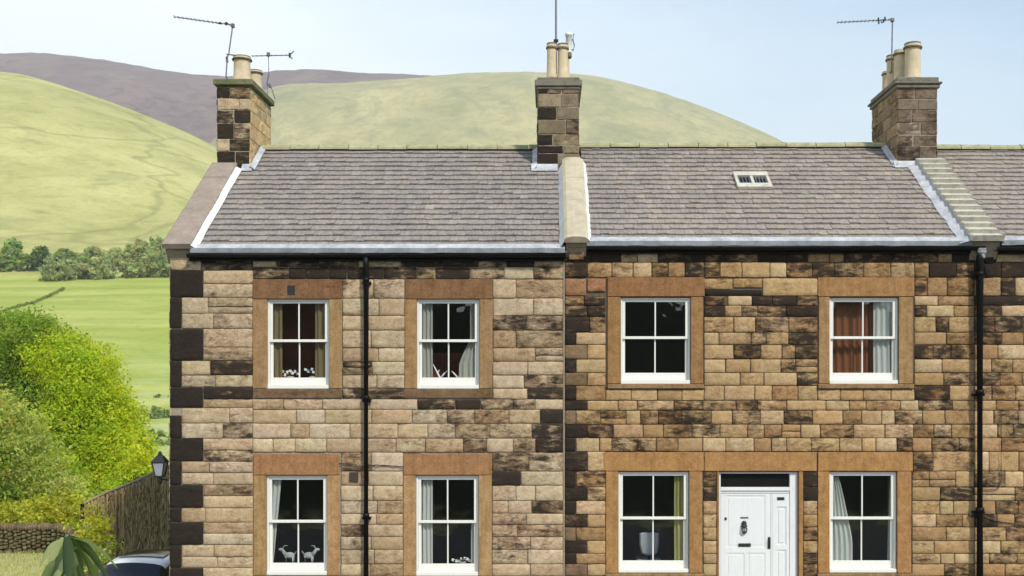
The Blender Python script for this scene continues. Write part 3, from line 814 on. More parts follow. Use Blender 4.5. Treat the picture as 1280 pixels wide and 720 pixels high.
mb=MB(); mb.box(X(322),X(425),1.0,1.05,3.12,5.5); mb.build('red_interior_wall',M['interior_red'],H1); mb=MB(); mb.box(X(512),X(604),1.0,1.05,3.12,4.35); mb.build('red_interior_wall',M['interior_red'],H1)
# chimney of the left house
SO=(.7,1.0,.85)
chimney(H1,X(271,2.4),X(313,2.4),2.4,3.85,6.6,9.12,[.2,.2,.24,.28,.22,.3,.26,.25,.3,.3],
        [PALE,[(.60,.45,.25),(.55,.40,.21),(.62,.47,.27)],PALE,PALE],[(.6,1.0,.8),(.0,.3,.8),SO,SO],
        [(.0,9.12,9.15),(.055,9.15,9.26)],M['cap'],[(X(302,2.65),2.68,.155,.44,'mossy'),(X(320,3.45),3.42,.12,.40,'mossy'),])
mb=MB()
def soaker(house,pts_list,mat='lead'):
    mb=MB()
    for (a,b,c,d) in pts_list:
        mb.add([a,b,c,d],[(0,1,2,3)])
    o=mb.build('chimney_flashing',M[mat],house); s=o.modifiers.new('s','SOLIDIFY'); s.thickness=.012; return o
def cflash(house,x0,x1,y0,ze,zr,left=True,right=True,y1=YR-.1,front=(None,None)):
    L=[]; q=lambda x,y,h:(x,y,roofz(y,ze,zr)+h)
    fx0=x0 if front[0] is None else front[0]; fx1=x1 if front[1] is None else front[1]
    L.append((q(fx0-.0,y0-.01-.11,.045),q(fx1,y0-.01-.11,.045),(fx1,y0-.02,roofz(y0,ze,zr)+.10),(fx0,y0-.02,roofz(y0,ze,zr)+.10)))
    for on,x,d in ((left,x0,-1),(right,x1,1)):
        if on:
            L.append((q(x+d*.012,y0-.1,.11),q(x+d*.012,y1,.11),q(x+d*.10,y1,.045),q(x+d*.10,y0-.1,.045)))
    return soaker(house,L)
cflash(H1,X(271,2.4),X(313,2.4),2.4,ZE1,ZR1,left=False,front=(X(243)+.08,X(313,2.4)+.05))

# ---- right house ----------------------------------------------------------
H2=empty('terraced_house',(X(960),0,.05),'golden sandstone middle house of the terrace with the white front door','house','stone houses in the terrace')
H3=empty('terraced_house',(X(1390),0,.05),'sandstone house at the right edge of the photo, beyond the thick black downpipe','house','stone houses in the terrace')
ZE2,ZR2=6.01,8.21
XR=X(1232)
surR=[(757,347,880,500.6),(1022,347,1143,500.6),(706,347,757,370),(880,347,1022,370),(757,564.5,1022,589),(1022,564.5,1141,589),(757,589,879,800),(1022,589,1140,800),(896,589,1004,800)]
JQ=[]
for k in range(len(C_Y)-1):
    if C_Y[k]>=415: JQ.append((706,C_Y[k],734 if k%2 else 720,C_Y[k+1]))
ZC=[(1004,589,1022,626,1,.85,1.0),(880,596,899,626,1,.7,.85),(1160,500,1232,564,.5,.55,.8),(1140,347,1232,500,.5,.55,.9),(960,400,1022,440,.45,.55,.8),(734,415,757,500,.5,.5,.7),(706,310,1232,328,.85,.62,1.05),(706,328,1232,347,.68,.55,.95),(880,370,1000,396,.6,.6,.95),(980,370,1022,400,.8,.65,.9),(706,370,757,415,.75,.6,.85),(940,449,1022,466,.6,.55,.75),(940,415,1022,449,.35,.55,.8),(1140,347,1232,415,.5,.55,.85),(1140,415,1232,500,.22,.5,.75),(734,500,900,564,.5,.5,.7),(900,500,1232,547,.32,.5,.68),(880,589,899,660,.4,.6,.8),(1004,589,1022,720,.35,.5,.7),(1140,589,1232,720,.25,.5,.7)]
walls=MB()
courses(walls,C_Y,706,1218,surR+JQ,30,GOLD,ZC)
for q in JQ: lay(walls,FRONT,X(q[0]),X(q[2]),Z(q[3]),Z(q[1]),jit((.2,.14,.09),.2),rng.uniform(.75,1.05) if rng.random()<.8 else .3)
# stone course below the upper sills
for (a,b) in ((757,880),(1022,1143)):
    n=4; cuts=[a]+[a+(b-a)*(k+rng.uniform(-.15,.15))/n for k in range(1,n)]+[b]
    for k in range(n): lay(walls,FRONT,X(cuts[k]),X(cuts[k+1]),Z(500.6),Z(486.5),jit(rng.choice(GOLD),.1),.1 if k else .3)
for (a,b,c,d,t,s_) in [(706,348,733,370,(.33,.19,.105),.3),(734,348,757,365,(.36,.19,.11),.3),(880,348,916,362,(.42,.29,.15),.45),(916,348,953,360,(.42,.29,.15),.4),(880,362,953,370,(.1,.08,.06),1.),(953,348,1022,370,(.47,.34,.18),.15)]:
    lay(walls,FRONT,X(a),X(c),Z(d),Z(b),t,s_,bulge=.01)
walls.build('wall',M['stone'],H2,smooth=True)
pl=MB(); dz0=.06
holes=[(X(w[0]),X(w[2]),Z(w[3]),Z(w[1])) for w in WIN_R]+[(X(DOOR[0]),X(DOOR[2]),dz0,Z(DOOR[1]))]
pane_wall(pl,XJ+.002,XR,0,Z(308),holes,.012,.45)
pl.add([(XJ+.002,YB,0),(XR,YB,0),(XR,YB,5.9),(XJ+.002,YB,5.9)],[(3,2,1,0)])
pl.build('core_wall',M['mortar_dark'],H2)
# straight mortar joint between the houses
mb=MB(); mb.box(X(704)+.002,X(706)-.002,-.012,.01,.05,Z(322)); mb.build('mortar_joint',M['mortar'],H2)
SC=(.30,.20,.11)
surround(H2,WIN_R[0],(759,346.5,881,371),(759,480,880,486),(759,776),(863,879),(.31,.185,.085),(.29,.155,.075),SC,.3,.1,thin=True)
surround(H2,WIN_R[1],(1022,346.5,1143,371),(1022,480,1142,486),(1023,1037),(1123,1141),DRESS,(.36,.21,.095),SC,.3,.1,thin=True)
surround(H2,WIN_R[2],(754,565,880,589),(756,716.5,880,724),(757,773),(861,878),(.37,.215,.09),(.39,.225,.095),SC,.3,.05,thin=True)
surround(H2,WIN_R[3],(1022,565,1141,589),(1021,716.5,1141,724),(1022,1037),(1121,1139),(.37,.215,.09),(.39,.225,.095),SC,.3,.05,thin=True)
part_block('lintel',H2,880,565,1021,589,(.39,.225,.095),.05,yf=-.018)
part_block('jamb',H2,998,589,1004,786,(.35,.21,.09),.1)
part_block('jamb',H2,896,589,899,786,(.35,.21,.09),.1)
for w in WIN_R: window(H2,w)
for (a,b) in ((757,880),(1022,1140)):   # stones under the lower sills
    mbx=MB()
# door set
x0,x1,zt_=X(899),X(998),Z(590); y=.05
fr=MB(); fr.box(x0,X(901.5),y,y+.12,dz0,zt_,bev=.004); fr.box(X(988),x1,y,y+.12,dz0,zt_,bev=.006)
fr.box(X(901.5),X(988),y,y+.12,Z(592.3),zt_,bev=.003); fr.box(X(901.5),X(988),y,y+.12,Z(614),Z(609.5),bev=.005)
fr.box(X(901.5),X(988),y+.02,y+.10,Z(617),Z(614),bev=.003)

dr=fr.build('door_frame',M['door_paint'],H2)
mb=MB(); mb.box(X(901.5),X(988),y+.05,y+.056,Z(609.5),Z(592.3)); mb.build('fanlight',M['dark_glass'],dr)
mb=MB(); mb.box(x0-.05,x1+.05,-.12,.2,.0,dz0,bev=.01); mb.build('doorstep',M['ashlar'],H2)
def panel_door(house,name,xa,xb,za,zb,yf,panels,inset=.012):
    mb=MB(); mb.box(xa,xb,yf+inset,yf+.05,za,zb)
    # raised rails and stiles round sunk panels
    pane_wall(mb,xa,xb,za,zb,panels,yf,inset+.004)
    for (a,b,c,d) in panels: mb.box(a+.035,b-.035,yf+.004,yf+inset+.002,c+.035,d-.035,bev=.006)
    return mb.build(name,M['door_paint'],house)
da,db=X(902),X(964.5)
W=db-da
pn=[(da+.10,da+W-.09,Z(661),Z(622))] 
pn=[(da+.09,db-.09,Z(662),Z(624)),(da+.09,db-.09,Z(712),Z(667)),(da+.09,db-.09,Z(768),Z(718))]
pn=[(da+.085,db-.085,Z(685),Z(620)),(da+.085,da+W*.47,Z(768),Z(692)),(da+W*.53,db-.085,Z(768),Z(692))]
leaf=panel_door(H2,'front_door',da,db,dz0+.01,Z(617.5),y+.02,pn,.008)
sa_,sb_=X(967),X(988)
side=panel_door(H2,'side_panel',sa_,sb_,dz0+.01,Z(617.5),y+.015,[(sa_+.06,sb_-.05,Z(682),Z(634)),(sa_+.06,sb_-.05,Z(768),Z(688))],.012)
mb=MB(); mb.box(X(964.7),X(966.8),y+.012,y+.06,dz0+.01,Z(617.5),bev=.004); mb.build('door_mullion',M['door_paint'],H2)
yd=y+.02
def ir(name,fn,parent=leaf,mat='black_metal'):
    mb=MB(); fn(mb); return mb.build(name,M[mat],parent,smooth=False)
ir('letterbox',lambda m:(m.box(X(924),X(939.5),yd-.014,yd+.002,Z(684),Z(680),bev=.004),m.box(X(926),X(937.5),yd-.02,yd-.013,Z(683.2),Z(680.8),bev=.003)))
def knocker(m):
    cx=X(931); m.ellipsoid((cx,yd-.012,Z(655)),(.04,.02,.045)); m.ellipsoid((cx,yd-.018,Z(658)),(.05,.02,.03))
    pts=[(cx+.038*math.sin(a),yd-.03,Z(659)-.05+.052*math.cos(a)) for a in [k*math.pi/8 for k in range(17)]]
    m.tube(pts,.011,8,cap=False); m.ellipsoid((cx,yd-.025,Z(665)),(.018,.014,.022))
ir('knocker',knocker)
ir('spyhole',lambda m:m.box(X(926.5),X(936.5),yd-.006,yd+.002,Z(648.6),Z(646.8),bev=.002),mat='aerial')
ir('lock',lambda m:(m.lathe((X(908),yd-.001,Z(649)),[(.0,0),(.016,0),(.016,.02),(0,.02)],10),m.ellipsoid((X(908),yd-.008,Z(649)),(.019,.012,.024))))
ir('handle',lambda m:(m.box(X(961),X(964),yd-.012,yd+.002,Z(687),Z(672),bev=.004),m.tube([(X(962.5),yd-.03,Z(684)),(X(962.5),yd-.045,Z(680)),(X(962.5),yd-.045,Z(676)),(X(962.5),yd-.02,Z(673))],.009,8)))
ir('name_plate',lambda m:m.box(X(972.5),X(981.5),y+.003,y+.017,Z(625.5),Z(622),bev=.003),parent=side)
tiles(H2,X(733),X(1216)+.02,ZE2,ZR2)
ridge(H2,X(724,2.4)+.02,X(1095,3.9),ZR2)
# middle coping with flashings both sides
P2,sa,sb=coping(H2,X(705),X(735),ZE2-.02,ZR2,M['coping_tan'],7,h=.16,y0=-.16,y1=2.42,rounded=True)
strip(H2,'verge_flashing',P2,X(735)-.03,X(735)+.055,.0,3.05,.035,.15,M['lead_white'])
strip(H2,'verge_flashing',P2,X(705)+.02,X(705)-.07,-.03,3.0,-.03,.12,M['lead_white'])
mb=MB(); mb.box(X(709),X(733),-.10,.0,Z(311),Z(305),(.30,.22,.13,.3),bev=.01); mb.box(X(711),X(730),-.05,.01,Z(325),Z(311.5),(.3,.2,.12,.4),bev=.01)
mb.build('kneeler',M['ashlar'],H2)
apron(H2,X(733),X(1218),ZE2+.02,ZR2)
gutter(H2,X(733),X(1226),ZE2-.04)
dp=downpipe(H2,1221,.058,ZE2-.11,.05,-.12)
mb=MB(); x=X(1222); mb.box(x-.065,x+.065,-.2,-.05,Z(319),Z(311),bev=.02); mb.lathe((x,-.12,Z(324)),[(.06,0),(.066,.02),(.075,.06),(.07,.07)],12); mb.build('hopper',mat_coping('worn_hopper_paint',(.30,.31,.32),(.03,.03,.03),.9),dp)
mb=MB(); mb.tube([(X(1197),-.035,Z(609)),(X(1200),-.04,Z(611)),(X(1216),-.04,Z(612)),(X(1217),-.05,Z(618))],.012,6); mb.tube([(X(1210),-.05,Z(643)),(X(1217),-.05,Z(645))],.02,6)
mb.tube([(X(1227),-.04,Z(611)),(X(1246),-.04,Z(611)),(X(1250),-.04,Z(600)),(X(1250),-.04,Z(520))],.007,6); mb.tube([(X(1228),-.04,Z(644)),(X(1250),-.035,Z(652)),(X(1285),-.035,Z(656))],.008,6)
mb.build('cable',M['black_metal'],H3)
P3,sa,sb=coping(H2,X(1209),X(1247),ZE2-.02,ZR2,M['coping_pale'],15,h=.17,y0=-.18,y1=2.45,th=.10,step=.075)
strip(H2,'valley_flashing',P3,X(1209)+.01,X(1209)-.17,-.02,3.3,.045,.10,M['lead'],wav=.008,n=60)
mb=MB(); mb.box(X(1215),X(1240),-.10,.0,Z(309.5),Z(302.5),(.3,.24,.16,.5),bev=.012); mb.build('kneeler',M['ashlar'],H2)
interior(H2,XJ+.05,XR-.05)
chimney(H2,X(672,2.4),X(724,2.4),2.4,3.9,6.6,9.12,[.12,.24,.22,.26,.2,.14,.24,.3,.3,.3],
        [[(.24,.205,.15),(.21,.175,.125),(.27,.235,.17)]]*5,[(.5,.9,.5)]*4,
        [(.02,9.08,9.13),(.05,9.13,9.25),(.01,9.25,9.30)],M['cap_grey'],
        [(X(689.5,2.62),2.62,.088,.62,'mossy'),(X(703.5,2.64),2.66,.098,.62,'mossy'),(X(705.5,3.3),3.3,.10,.70,'plain')])
cflash(H1,X(672,2.4),X(724,2.4),2.4,ZE1,ZR1,left=True,right=False,front=(X(672,2.4)-.11,X(697,2.4)))
chimney(H2,X(1122,2.4),X(1172,2.4),2.4,3.95,6.6,9.13,[.22,.2,.22,.22,.2,.26,.26,.3,.3,.3],
        [[(.20,.16,.13),(.17,.14,.115),(.24,.19,.15)],PALE,[(.36,.27,.18),(.30,.22,.15)],PALE],[(.4,.75,.7),SO,(.3,.6,.5),SO],
        [(.035,9.10,9.17),(.07,9.17,9.21),(.02,9.21,9.30)],M['cap_grey'],
        [(X(1141.5,2.65),2.68,.145,.64,'mossy'),(X(1126.5,3.0),3.02,.125,.62,'plain'),(X(1115.5,3.36),3.36,.11,.62,'mossy'),(X(1109.5,3.66),3.7,.09,.42,'plain')])
cflash(H2,X(1122,2.4),X(1172,2.4),2.4,ZE2,ZR2,left=True,right=False,front=(X(1122,2.4)-.08,X(1122,2.4)+.34))
# cast roof vent
sl=math.hypot(YR+.12,ZR2-ZE2); dy=(YR+.12)/sl; dz=(ZR2-ZE2)/sl
yv=1.55; s0=(yv+.12)/dy; PV=lambda x,s,h:(x,-.12+dy*s-dz*h,ZE2+dz*s+dy*h)
def slab(mb,xa,xb,s0,s1,h0,h1):
    vs=[PV(x,s,h) for s in (s0,s1) for x in (xa,xb) for h in (h0,h1)]
    mb.add(vs,[(0,1,3,2),(4,6,7,5),(0,4,5,1),(2,3,7,6),(1,5,7,3),(0,2,6,4)])
va,vb=X(922,yv),X(967,yv); vb-=.02
mb=MB(); L=.62; vm=(va+vb)/2
slab(mb,va,vb,s0,s0+.16,.02,.07); slab(mb,va,vb,s0+L-.16,s0+L,.02,.08); slab(mb,va,va+.05,s0+.16,s0+L-.16,.02,.075); slab(mb,vb-.05,vb,s0+.16,s0+L-.16,.02,.075); slab(mb,vm-.03,vm+.02,s0+.16,s0+L-.16,.02,.07)
rv=mb.build('roof_vent',M['coping_pale'],H2)
mb=MB()
slab(mb,va+.05,vm-.03,s0+.161,s0+L-.161,.02,.035); slab(mb,vm+.02,vb-.05,s0+.161,s0+L-.161,.02,.035)
mb.build('vent_opening',M['black_metal'],rv)
mb=MB()
for k in range(9):
    xx=va+.07+k*(vb-va-.14)/8; slab(mb,xx-.008,xx+.008,s0+.17,s0+L-.17,.04,.06)
mb.build('louvre',M['aerial'],rv)

# ---- third house ----------------------------------------------------------
walls=MB()
ZD=[(1228,340,1262,420,.75,.7,1.0),(1218,310,1300,347,.8,.6,1.0),(1218,347,1300,450,.6,.6,.9),(1218,450,1300,560,.3,.5,.7),(1218,590,1300,720,.4,.5,.8)]
WIN_3=[(1352,372,1438,480),(1352,590,1438,716)]
surT=[(1337,347,1456,486),(1337,564.5,1456,724)]
courses(walls,C_Y,1218,1560,surT,31,GOLD,ZD)
walls.build('wall',M['stone'],H3,smooth=True)
pl=MB(); holes=[(X(w[0]),X(w[2]),Z(w[3]),Z(w[1])) for w in WIN_3]
pane_wall(pl,XR+.002,X(1560),0,Z(308),holes,.012,.45)
pl.add([(XR,YB,0),(X(1560),YB,0),(X(1560),YB,5.9),(XR,YB,5.9)],[(3,2,1,0)])
pl.add([(X(1560),.012,0),(X(1560),YB,0),(X(1560),YB,5.85),(X(1560),YR,ZR2),(X(1560),.012,5.95)],[(0,1,2,3,4)])
pl.build('core_wall',M['mortar_dark'],H3)
for w,lp,sp in ((WIN_3[0],(1337,346.5,1456,371),(1337,480,1456,486)),(WIN_3[1],(1337,565,1456,589),(1337,716.5,1456,724))):
    surround(H3,w,lp,sp,(1338,1352),(1438,1455),DRESS,(.36,.21,.095),SC,.3,.1,thin=True); window(H3,w)
interior(H3,XR+.05,X(1560)-.05)
ZR3=8.17
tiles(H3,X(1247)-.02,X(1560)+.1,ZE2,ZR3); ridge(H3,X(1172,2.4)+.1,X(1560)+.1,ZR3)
apron(H3,X(1248),X(1560)+.1,ZE2+.03,ZR3); gutter(H3,X(1240),X(1560)+.1,ZE2-.05)
strip(H3,'verge_flashing',P3,X(1247)-.01,X(1247)+.05,.0,3.0,.035,.14,M['coping_pale'])
# sooty stain board beside the pipe is stone: two black quoins
mb=MB(); 
for (a,b,c,d) in ((1229,313,1242,330),(1229,331,1243,348)): lay(mb,FRONT,X(a),X(c),Z(d),Z(b),(.05,.045,.04),1.1,bulge=.03)
mb.build('quoin',M['stone'],H3,smooth=True)

# ------------------------------------------------------------------ aerials
def yagi(name,label,mast,boom,els,group='television aerials on the chimneys',extra=None):
    base=mast[0]; e=empty(name,base,label,'aerial',group)
    m=MB(); m.tube(mast,.013,8); 
    m.tube([mast[0],(mast[0][0]+.0,mast[0][1]+.08,mast[0][2]-.02)],.01,6)
    m.build('mast',M['aerial'],e)
    b=MB(); b.tube(boom,.009,6); b.box(mast[-1][0]-.03,mast[-1][0]+.03,mast[-1][1]-.03,mast[-1][1]+.03,mast[-1][2]-.05,mast[-1][2]+.02,bev=.006); b.build('boom',M['aerial'],e)
    q=MB(); p0=Vector(boom[0]); p1=Vector(boom[-1])
    for t,l in els:
        c=p0.lerp(p1,t); q.tube([(c.x,c.y-l*.6,c.z-.0),(c.x,c.y+l*.6,c.z)],.0045,5); q.tube([(c.x,c.y-l*.1,c.z-l*.22),(c.x,c.y+l*.1,c.z+l*.22)],.0045,5)
    q.build('element',M['aerial'],e)
    if extra: extra(e)
    return e
def A(px,py,d): return (X(px,d),d,Z(py,d))
els=[(t/14,.12) for t in range(15)]
def ex1(e):
    q=MB(); 
    for (a,b) in (((281,33),(284,26)),((274,31),(276,28))): pass
    q.ellipsoid(A(283,29.5,2.33),(.03,.02,.03)); q.build('boom_clamp',M['black_metal'],e); q=MB(); q.ellipsoid(A(275,29,2.33),(.035,.03,.02)); q.build('balun',M['black_metal'],e); q=MB(); q.tube([A(283,68,2.36),A(293,69,2.36)],.01,6); q.build('bracket',M['black_metal'],e); q=MB()
    q.tube([A(283.5,71,2.34),A(284,78,2.34)],.022,6)
    q.build('clamp',M['black_metal'],e)
yagi('tv_aerial','long thin aerial pointing left from a bent mast on the leftmost chimney',[A(282.5,96,2.33),A(284,72,2.33),A(286,67,2.33),A(291,31,2.33)],[A(218,21,2.33),A(292,31.5,2.33)],els,extra=ex1)
def ex2(e):
    q=MB(); q.tube([A(362,69,3.7),A(367.5,64,3.7)],.010,5); q.tube([A(362,69,3.7),A(365.5,74,3.7)],.010,5); q.tube([A(362,66,3.7),A(362,72,3.7)],.018,6)
    q.build('reflector',M['black_metal'],e)
    w=MB(); w.tube([A(337,104,3.7),A(340,112,3.7),A(344,124,3.7)],.007,5); w.tube([A(333.5,103,3.7),A(338,110,3.7)],.01,5); w.build('cable',M['black_metal'],e)
yagi('tv_aerial','short horizontal aerial with a forked end, just right of the leftmost chimney pots',[A(334,120,3.7),A(334,104,3.7),A(336,92,3.7),A(335.5,67,3.7)],[A(315,70,3.7),A(364,69,3.7)],[(t/8,.07) for t in range(8)],extra=ex2)
def ex3(e):
    q=MB()
    for (a,y0,y1) in ((1098,22,30),(1104,24,28),(1102,27,29),(1106,21,26)): q.tube([A(a,y0,3.1),A(a+.6,y1,3.1)],.014,6)
    q.build('reflector',M['black_metal'],e)
yagi('tv_aerial','long aerial pointing left from a straight mast behind the rightmost chimney pots',[A(1114.5,88,3.2),A(1115.5,24,3.2)],[A(1047,28,3.2),A(1116,24.5,3.2)],els,extra=ex3)
e=empty('pole',A(695,90,2.8),'tall grey metal pole rising out of frame from the middle chimney pots','pole')
mb=MB(); mb.tube([A(695,92,2.85),A(695,-60,2.85)],.020,10); mb.build('mast',M['aerial'],e)
mb=MB(); mb.box(X(692,2.85),X(698,2.85),2.8,2.9,Z(52,2.85),Z(50,2.85)); mb.build('clamp',M['black_metal'],e)
# small hooded terminal hanging off the middle pots
e=empty('flue_terminal',A(711,70,3.2),'white flue terminal with a dark foot on the right of the middle chimney pots','flue')
mb=MB(); c=A(711,66,3.0); r=.055
mb.lathe((c[0],c[1],c[2]),[(r,0),(r,.30),(r*1.3,.31),(r*1.25,.36),(0,.39)],14); mb.build('flue_pipe',M['white_paint'],e,smooth=True)
mb=MB(); mb.lathe((c[0],c[1],c[2]-.10),[(0,0),(r*.9,0),(r*1.0,.03),(r*.95,.1),(r*.8,.1)],12); mb.tube([(c[0],c[1],c[2]-.05),(c[0]-.1,c[1],c[2]-.06)],.015,6); mb.build('flue_foot',M['pot_dark'],e,smooth=True)
mb=MB(); mb.tube([A(717.5,42,3.0),A(716,50,3.0),A(718,57,3.0),A(716,64,3.0)],.010,6); mb.tube([A(713,50,3.0),A(717,50,3.0)],.008,6); mb.tube([A(713,62,3.0),A(717,62,3.0)],.008,6); mb.build('wire',M['black_metal'],e)

# ------------------------------------------------------------------ lantern on the gable and lamp by the door
def lantern(name,c,h,w,label,wall):
    e=empty(name,c,label,'lantern')
    x,y,z=c
    def ring(rz): return [(x+sx*rz[0],y+sy*rz[0],z+rz[1]) for sx,sy in ((-1,-1),(1,-1),(1,1),(-1,1))]
    def loft(mb,rs):
        vs=[]; [vs.extend(ring(r)) for r in rs]
        fs=[(4*i+k,4*i+(k+1)%4,4*i+4+(k+1)%4,4*i+4+k) for i in range(len(rs)-1) for k in range(4)]
        fs+=[(3,2,1,0),tuple(4*(len(rs)-1)+k for k in range(4))]; mb.add(vs,fs)
    m=MB(); loft(m,[(w*.5,h*.66),(w*.52,h*.68),(w*.26,h*.84),(w*.12,h*.90),(w*.13,h*.92),(.012,h*1.0)]); m.build('lantern_roof',M['black_metal'],e)
    m=MB(); loft(m,[(w*.26,h*.25),(w*.44,h*.655)]); m.build('lantern_glass',M['frost'],e)
    m=MB()
    for sx,sy in ((-1,-1),(1,-1),(1,1),(-1,1)):
        m.tube([(x+sx*w*.27,y+sy*w*.27,z+h*.24),(x+sx*w*.46,y+sy*w*.46,z+h*.67)],w*.05,6)
    loft(m,[(w*.30,h*.21),(w*.31,h*.26)]); m.build('lantern_frame',M['black_metal'],e)
    m=MB(); m.lathe((x,y,z),[(0,0),(w*.10,0),(w*.18,h*.12),(w*.12,h*.21),(0,h*.22)],10)
    m.tube([(x,y,z+h*.16),((x+wall[0])/2,(y+wall[1])/2,z+h*.12),(wall[0],wall[1],z+h*.2)],w*.07,6); m.box(wall[0]-.03,wall[0]+.01,wall[1]-.03,wall[1]+.03,z+h*.05,z+h*.35)
    m.build('bracket',M['black_metal'],e); return e
yl=.35
lantern('wall_lantern',(X(200,yl),yl,Z(605,yl)),(605-564)*(D+yl)/F,.21,'black peaked lantern bracketed off the left gable above the brushwood fence',(XL,yl))

# ------------------------------------------------------------------ curtains and things on the inner sills
def curtain(px0,px1,py0,py1,mat,label,cat='curtain',y=.150,folds=5,tie=None,amp=.018):
    x0,x1,z0,z1=X(px0,y),X(px1,y),Z(py1,y),Z(py0,y); nu=folds*8; nv=14; mb=MB(); vs=[]
    for j in range(nv+1):
        v=j/nv; z=z1+(z0-z1)*v
        if tie: k=tie(v)
        else: k=(0,1)
        for i in range(nu+1):
            u=i/nu; uu=k[0]+(k[1]-k[0])*u
            vs.append((x0+(x1-x0)*uu, y+amp*math.sin(u*folds*2*math.pi+.5*math.sin(v*4))+.01*noise.noise(Vector((u*3,v*3,px0))), z))
    fs=[(j*(nu+1)+i,(j+1)*(nu+1)+i,(j+1)*(nu+1)+i+1,j*(nu+1)+i+1) for j in range(nv) for i in range(nu)]
    mb.add(vs,fs); o=mb.build('curtain',M[mat],smooth=True,loc=((x0+x1)/2,y,z1)); s=o.modifiers.new('s','SOLIDIFY'); s.thickness=.004
    tag(o,label,cat,'curtains at the windows'); return o
curtain(339,353,373,488,'curtain_beige','beige curtain at the left of the upper window with the notched lintel',folds=2)
curtain(394,408,373,488,'curtain_beige','beige curtain at the right of the upper window with the notched lintel',folds=2)
curtain(526,541,373,488,'curtain_grey','grey curtain at the left of the upper window just right of the thin downpipe',folds=3)
curtain(586,598,373,488,'curtain_grey','gathered white net at the right of the upper window just right of the thin downpipe',folds=3,tie=lambda v:(.15 if v<.45 else max(-1.0,.15-1.5*math.sin((v-.45)*3.3)),1))
curtain(338,354,594,720,'curtain_white','white curtain drawn back in the ground floor window nearest the gable',folds=2,tie=lambda v:(0,max(.25,.9-.75*v)))
curtain(526,541,594,720,'curtain_white','white curtain at the left of the ground floor window right of the thin downpipe',folds=3)
curtain(588,598,594,720,'curtain_white','narrow white curtain at the right of the ground floor window right of the thin downpipe',folds=2,tie=lambda v:(.5 if v<.5 else .1,1))
curtain(1040,1095,371,482,'curtain_red','russet curtain behind the upper window above and right of the front door',folds=6,y=.26)
curtain(1092,1120,371,482,'curtain_white','white curtain at the right of the upper window above and right of the front door',folds=4)
curtain(843,856,589,718,'curtain_yellow','yellow green curtain at the right of the window left of the front door',folds=2)
curtain(1040,1068,589,718,'curtain_white','white curtain swept back at the left of the window right of the front door',folds=4,tie=lambda v:(0,.2+.72*min(1,v*1.5)**.8))
curtain(1106,1119,589,718,'curtain_white','narrow white curtain at the right of the window right of the front door',folds=2,tie=lambda v:(.55-.35*v,1))
def sillz(w): return Z(w[3])+.10
def inner_sill(house,w):
    mb=MB(); mb.box(X(w[0])+.03,X(w[2])-.03,.13,.46,Z(w[3])+.085,Z(w[3])+.12,bev=.005); mb.build('inner_sill',M['white_paint'],house)
for w in WIN_L: inner_sill(H1,w)
for w in WIN_R: inner_sill(H2,w)
def flowers(px0,px1,zb,label,seed,n=9,h=.17,y=.20):
    r=random.Random(seed); x0,x1=X(px0,y),X(px1,y); e=empty('potted_flowers',((x0+x1)/2,y,zb),label,'flowers')
    p=MB(); p.lathe(((x0+x1)/2,y,zb),[(0,0),(.04,0),(.055,.07),(.06,.075),(.05,.07),(0,.06)],12); p.build('flower_pot',M['porcelain'],e,smooth=True)
    s=MB(); b=MB()
    for k in range(n):
        tx=x0+(x1-x0)*(k+.5)/n+r.uniform(-.01,.01); tz=zb+h*r.uniform(.7,1.25); ty=y+r.uniform(-.04,.04)
        s.tube([((x0+x1)/2,y,zb+.06),(((x0+x1)/2+tx)/2,y,zb+.06+(tz-zb)*.6),(tx,ty,tz)],.004,5,tint=(.08,.14,.04,0))
        for q in range(4):
            a=q*math.pi/2+r.random(); b.ellipsoid((tx+.014*math.cos(a),ty,tz+.014*math.sin(a)),(.013,.008,.013),6,4)
    s.build('stem',M['leaf'],e); b.build('blossom',M['porcelain'],e)
flowers(352,374,Z(486)+.12,'small white flowers on the inner sill at the left of the notched lintel window',1,n=7,h=.13)
flowers(380,402,Z(486)+.12,'small white flowers on the inner sill at the right of the notched lintel window',2,n=6,h=.15)
flowers(565,592,Z(720)+.12,'low white flowers on the sill of the ground floor window right of the thin downpipe',3,n=8,h=.10)
def antler(px,flip,label):
    y=.20; x=X(px,y); zb=Z(486)+.12; e=MB(); s=-1 if flip else 1
    e.lathe((x,y,zb),[(0,0),(.05,0),(.055,.02),(.02,.035),(0,.04)],10)
    e.tube([(x,y,zb+.02),(x+s*.05,y,zb+.07),(x+s*.10,y,zb+.17),(x+s*.15,y,zb+.27)],[.018,.017,.013,.006],7)
    e.tube([(x+s*.03,y,zb+.05),(x-s*.03,y-.01,zb+.12),(x-s*.07,y,zb+.16)],[.014,.012,.005],7)
    e.tube([(x+s*.08,y,zb+.12),(x+s*.05,y+.02,zb+.18)],[.011,.004],6)
    o=e.build('antler_ornament',M['porcelain'],smooth=True,loc=(x,y,zb)); tag(o,label,'ornament','white antler ornaments on the sill'); return o
antler(553,True,'white branching ornament standing left on the upper sill right of the thin downpipe'); antler(570,False,'white branching ornament standing right on the upper sill right of the thin downpipe')
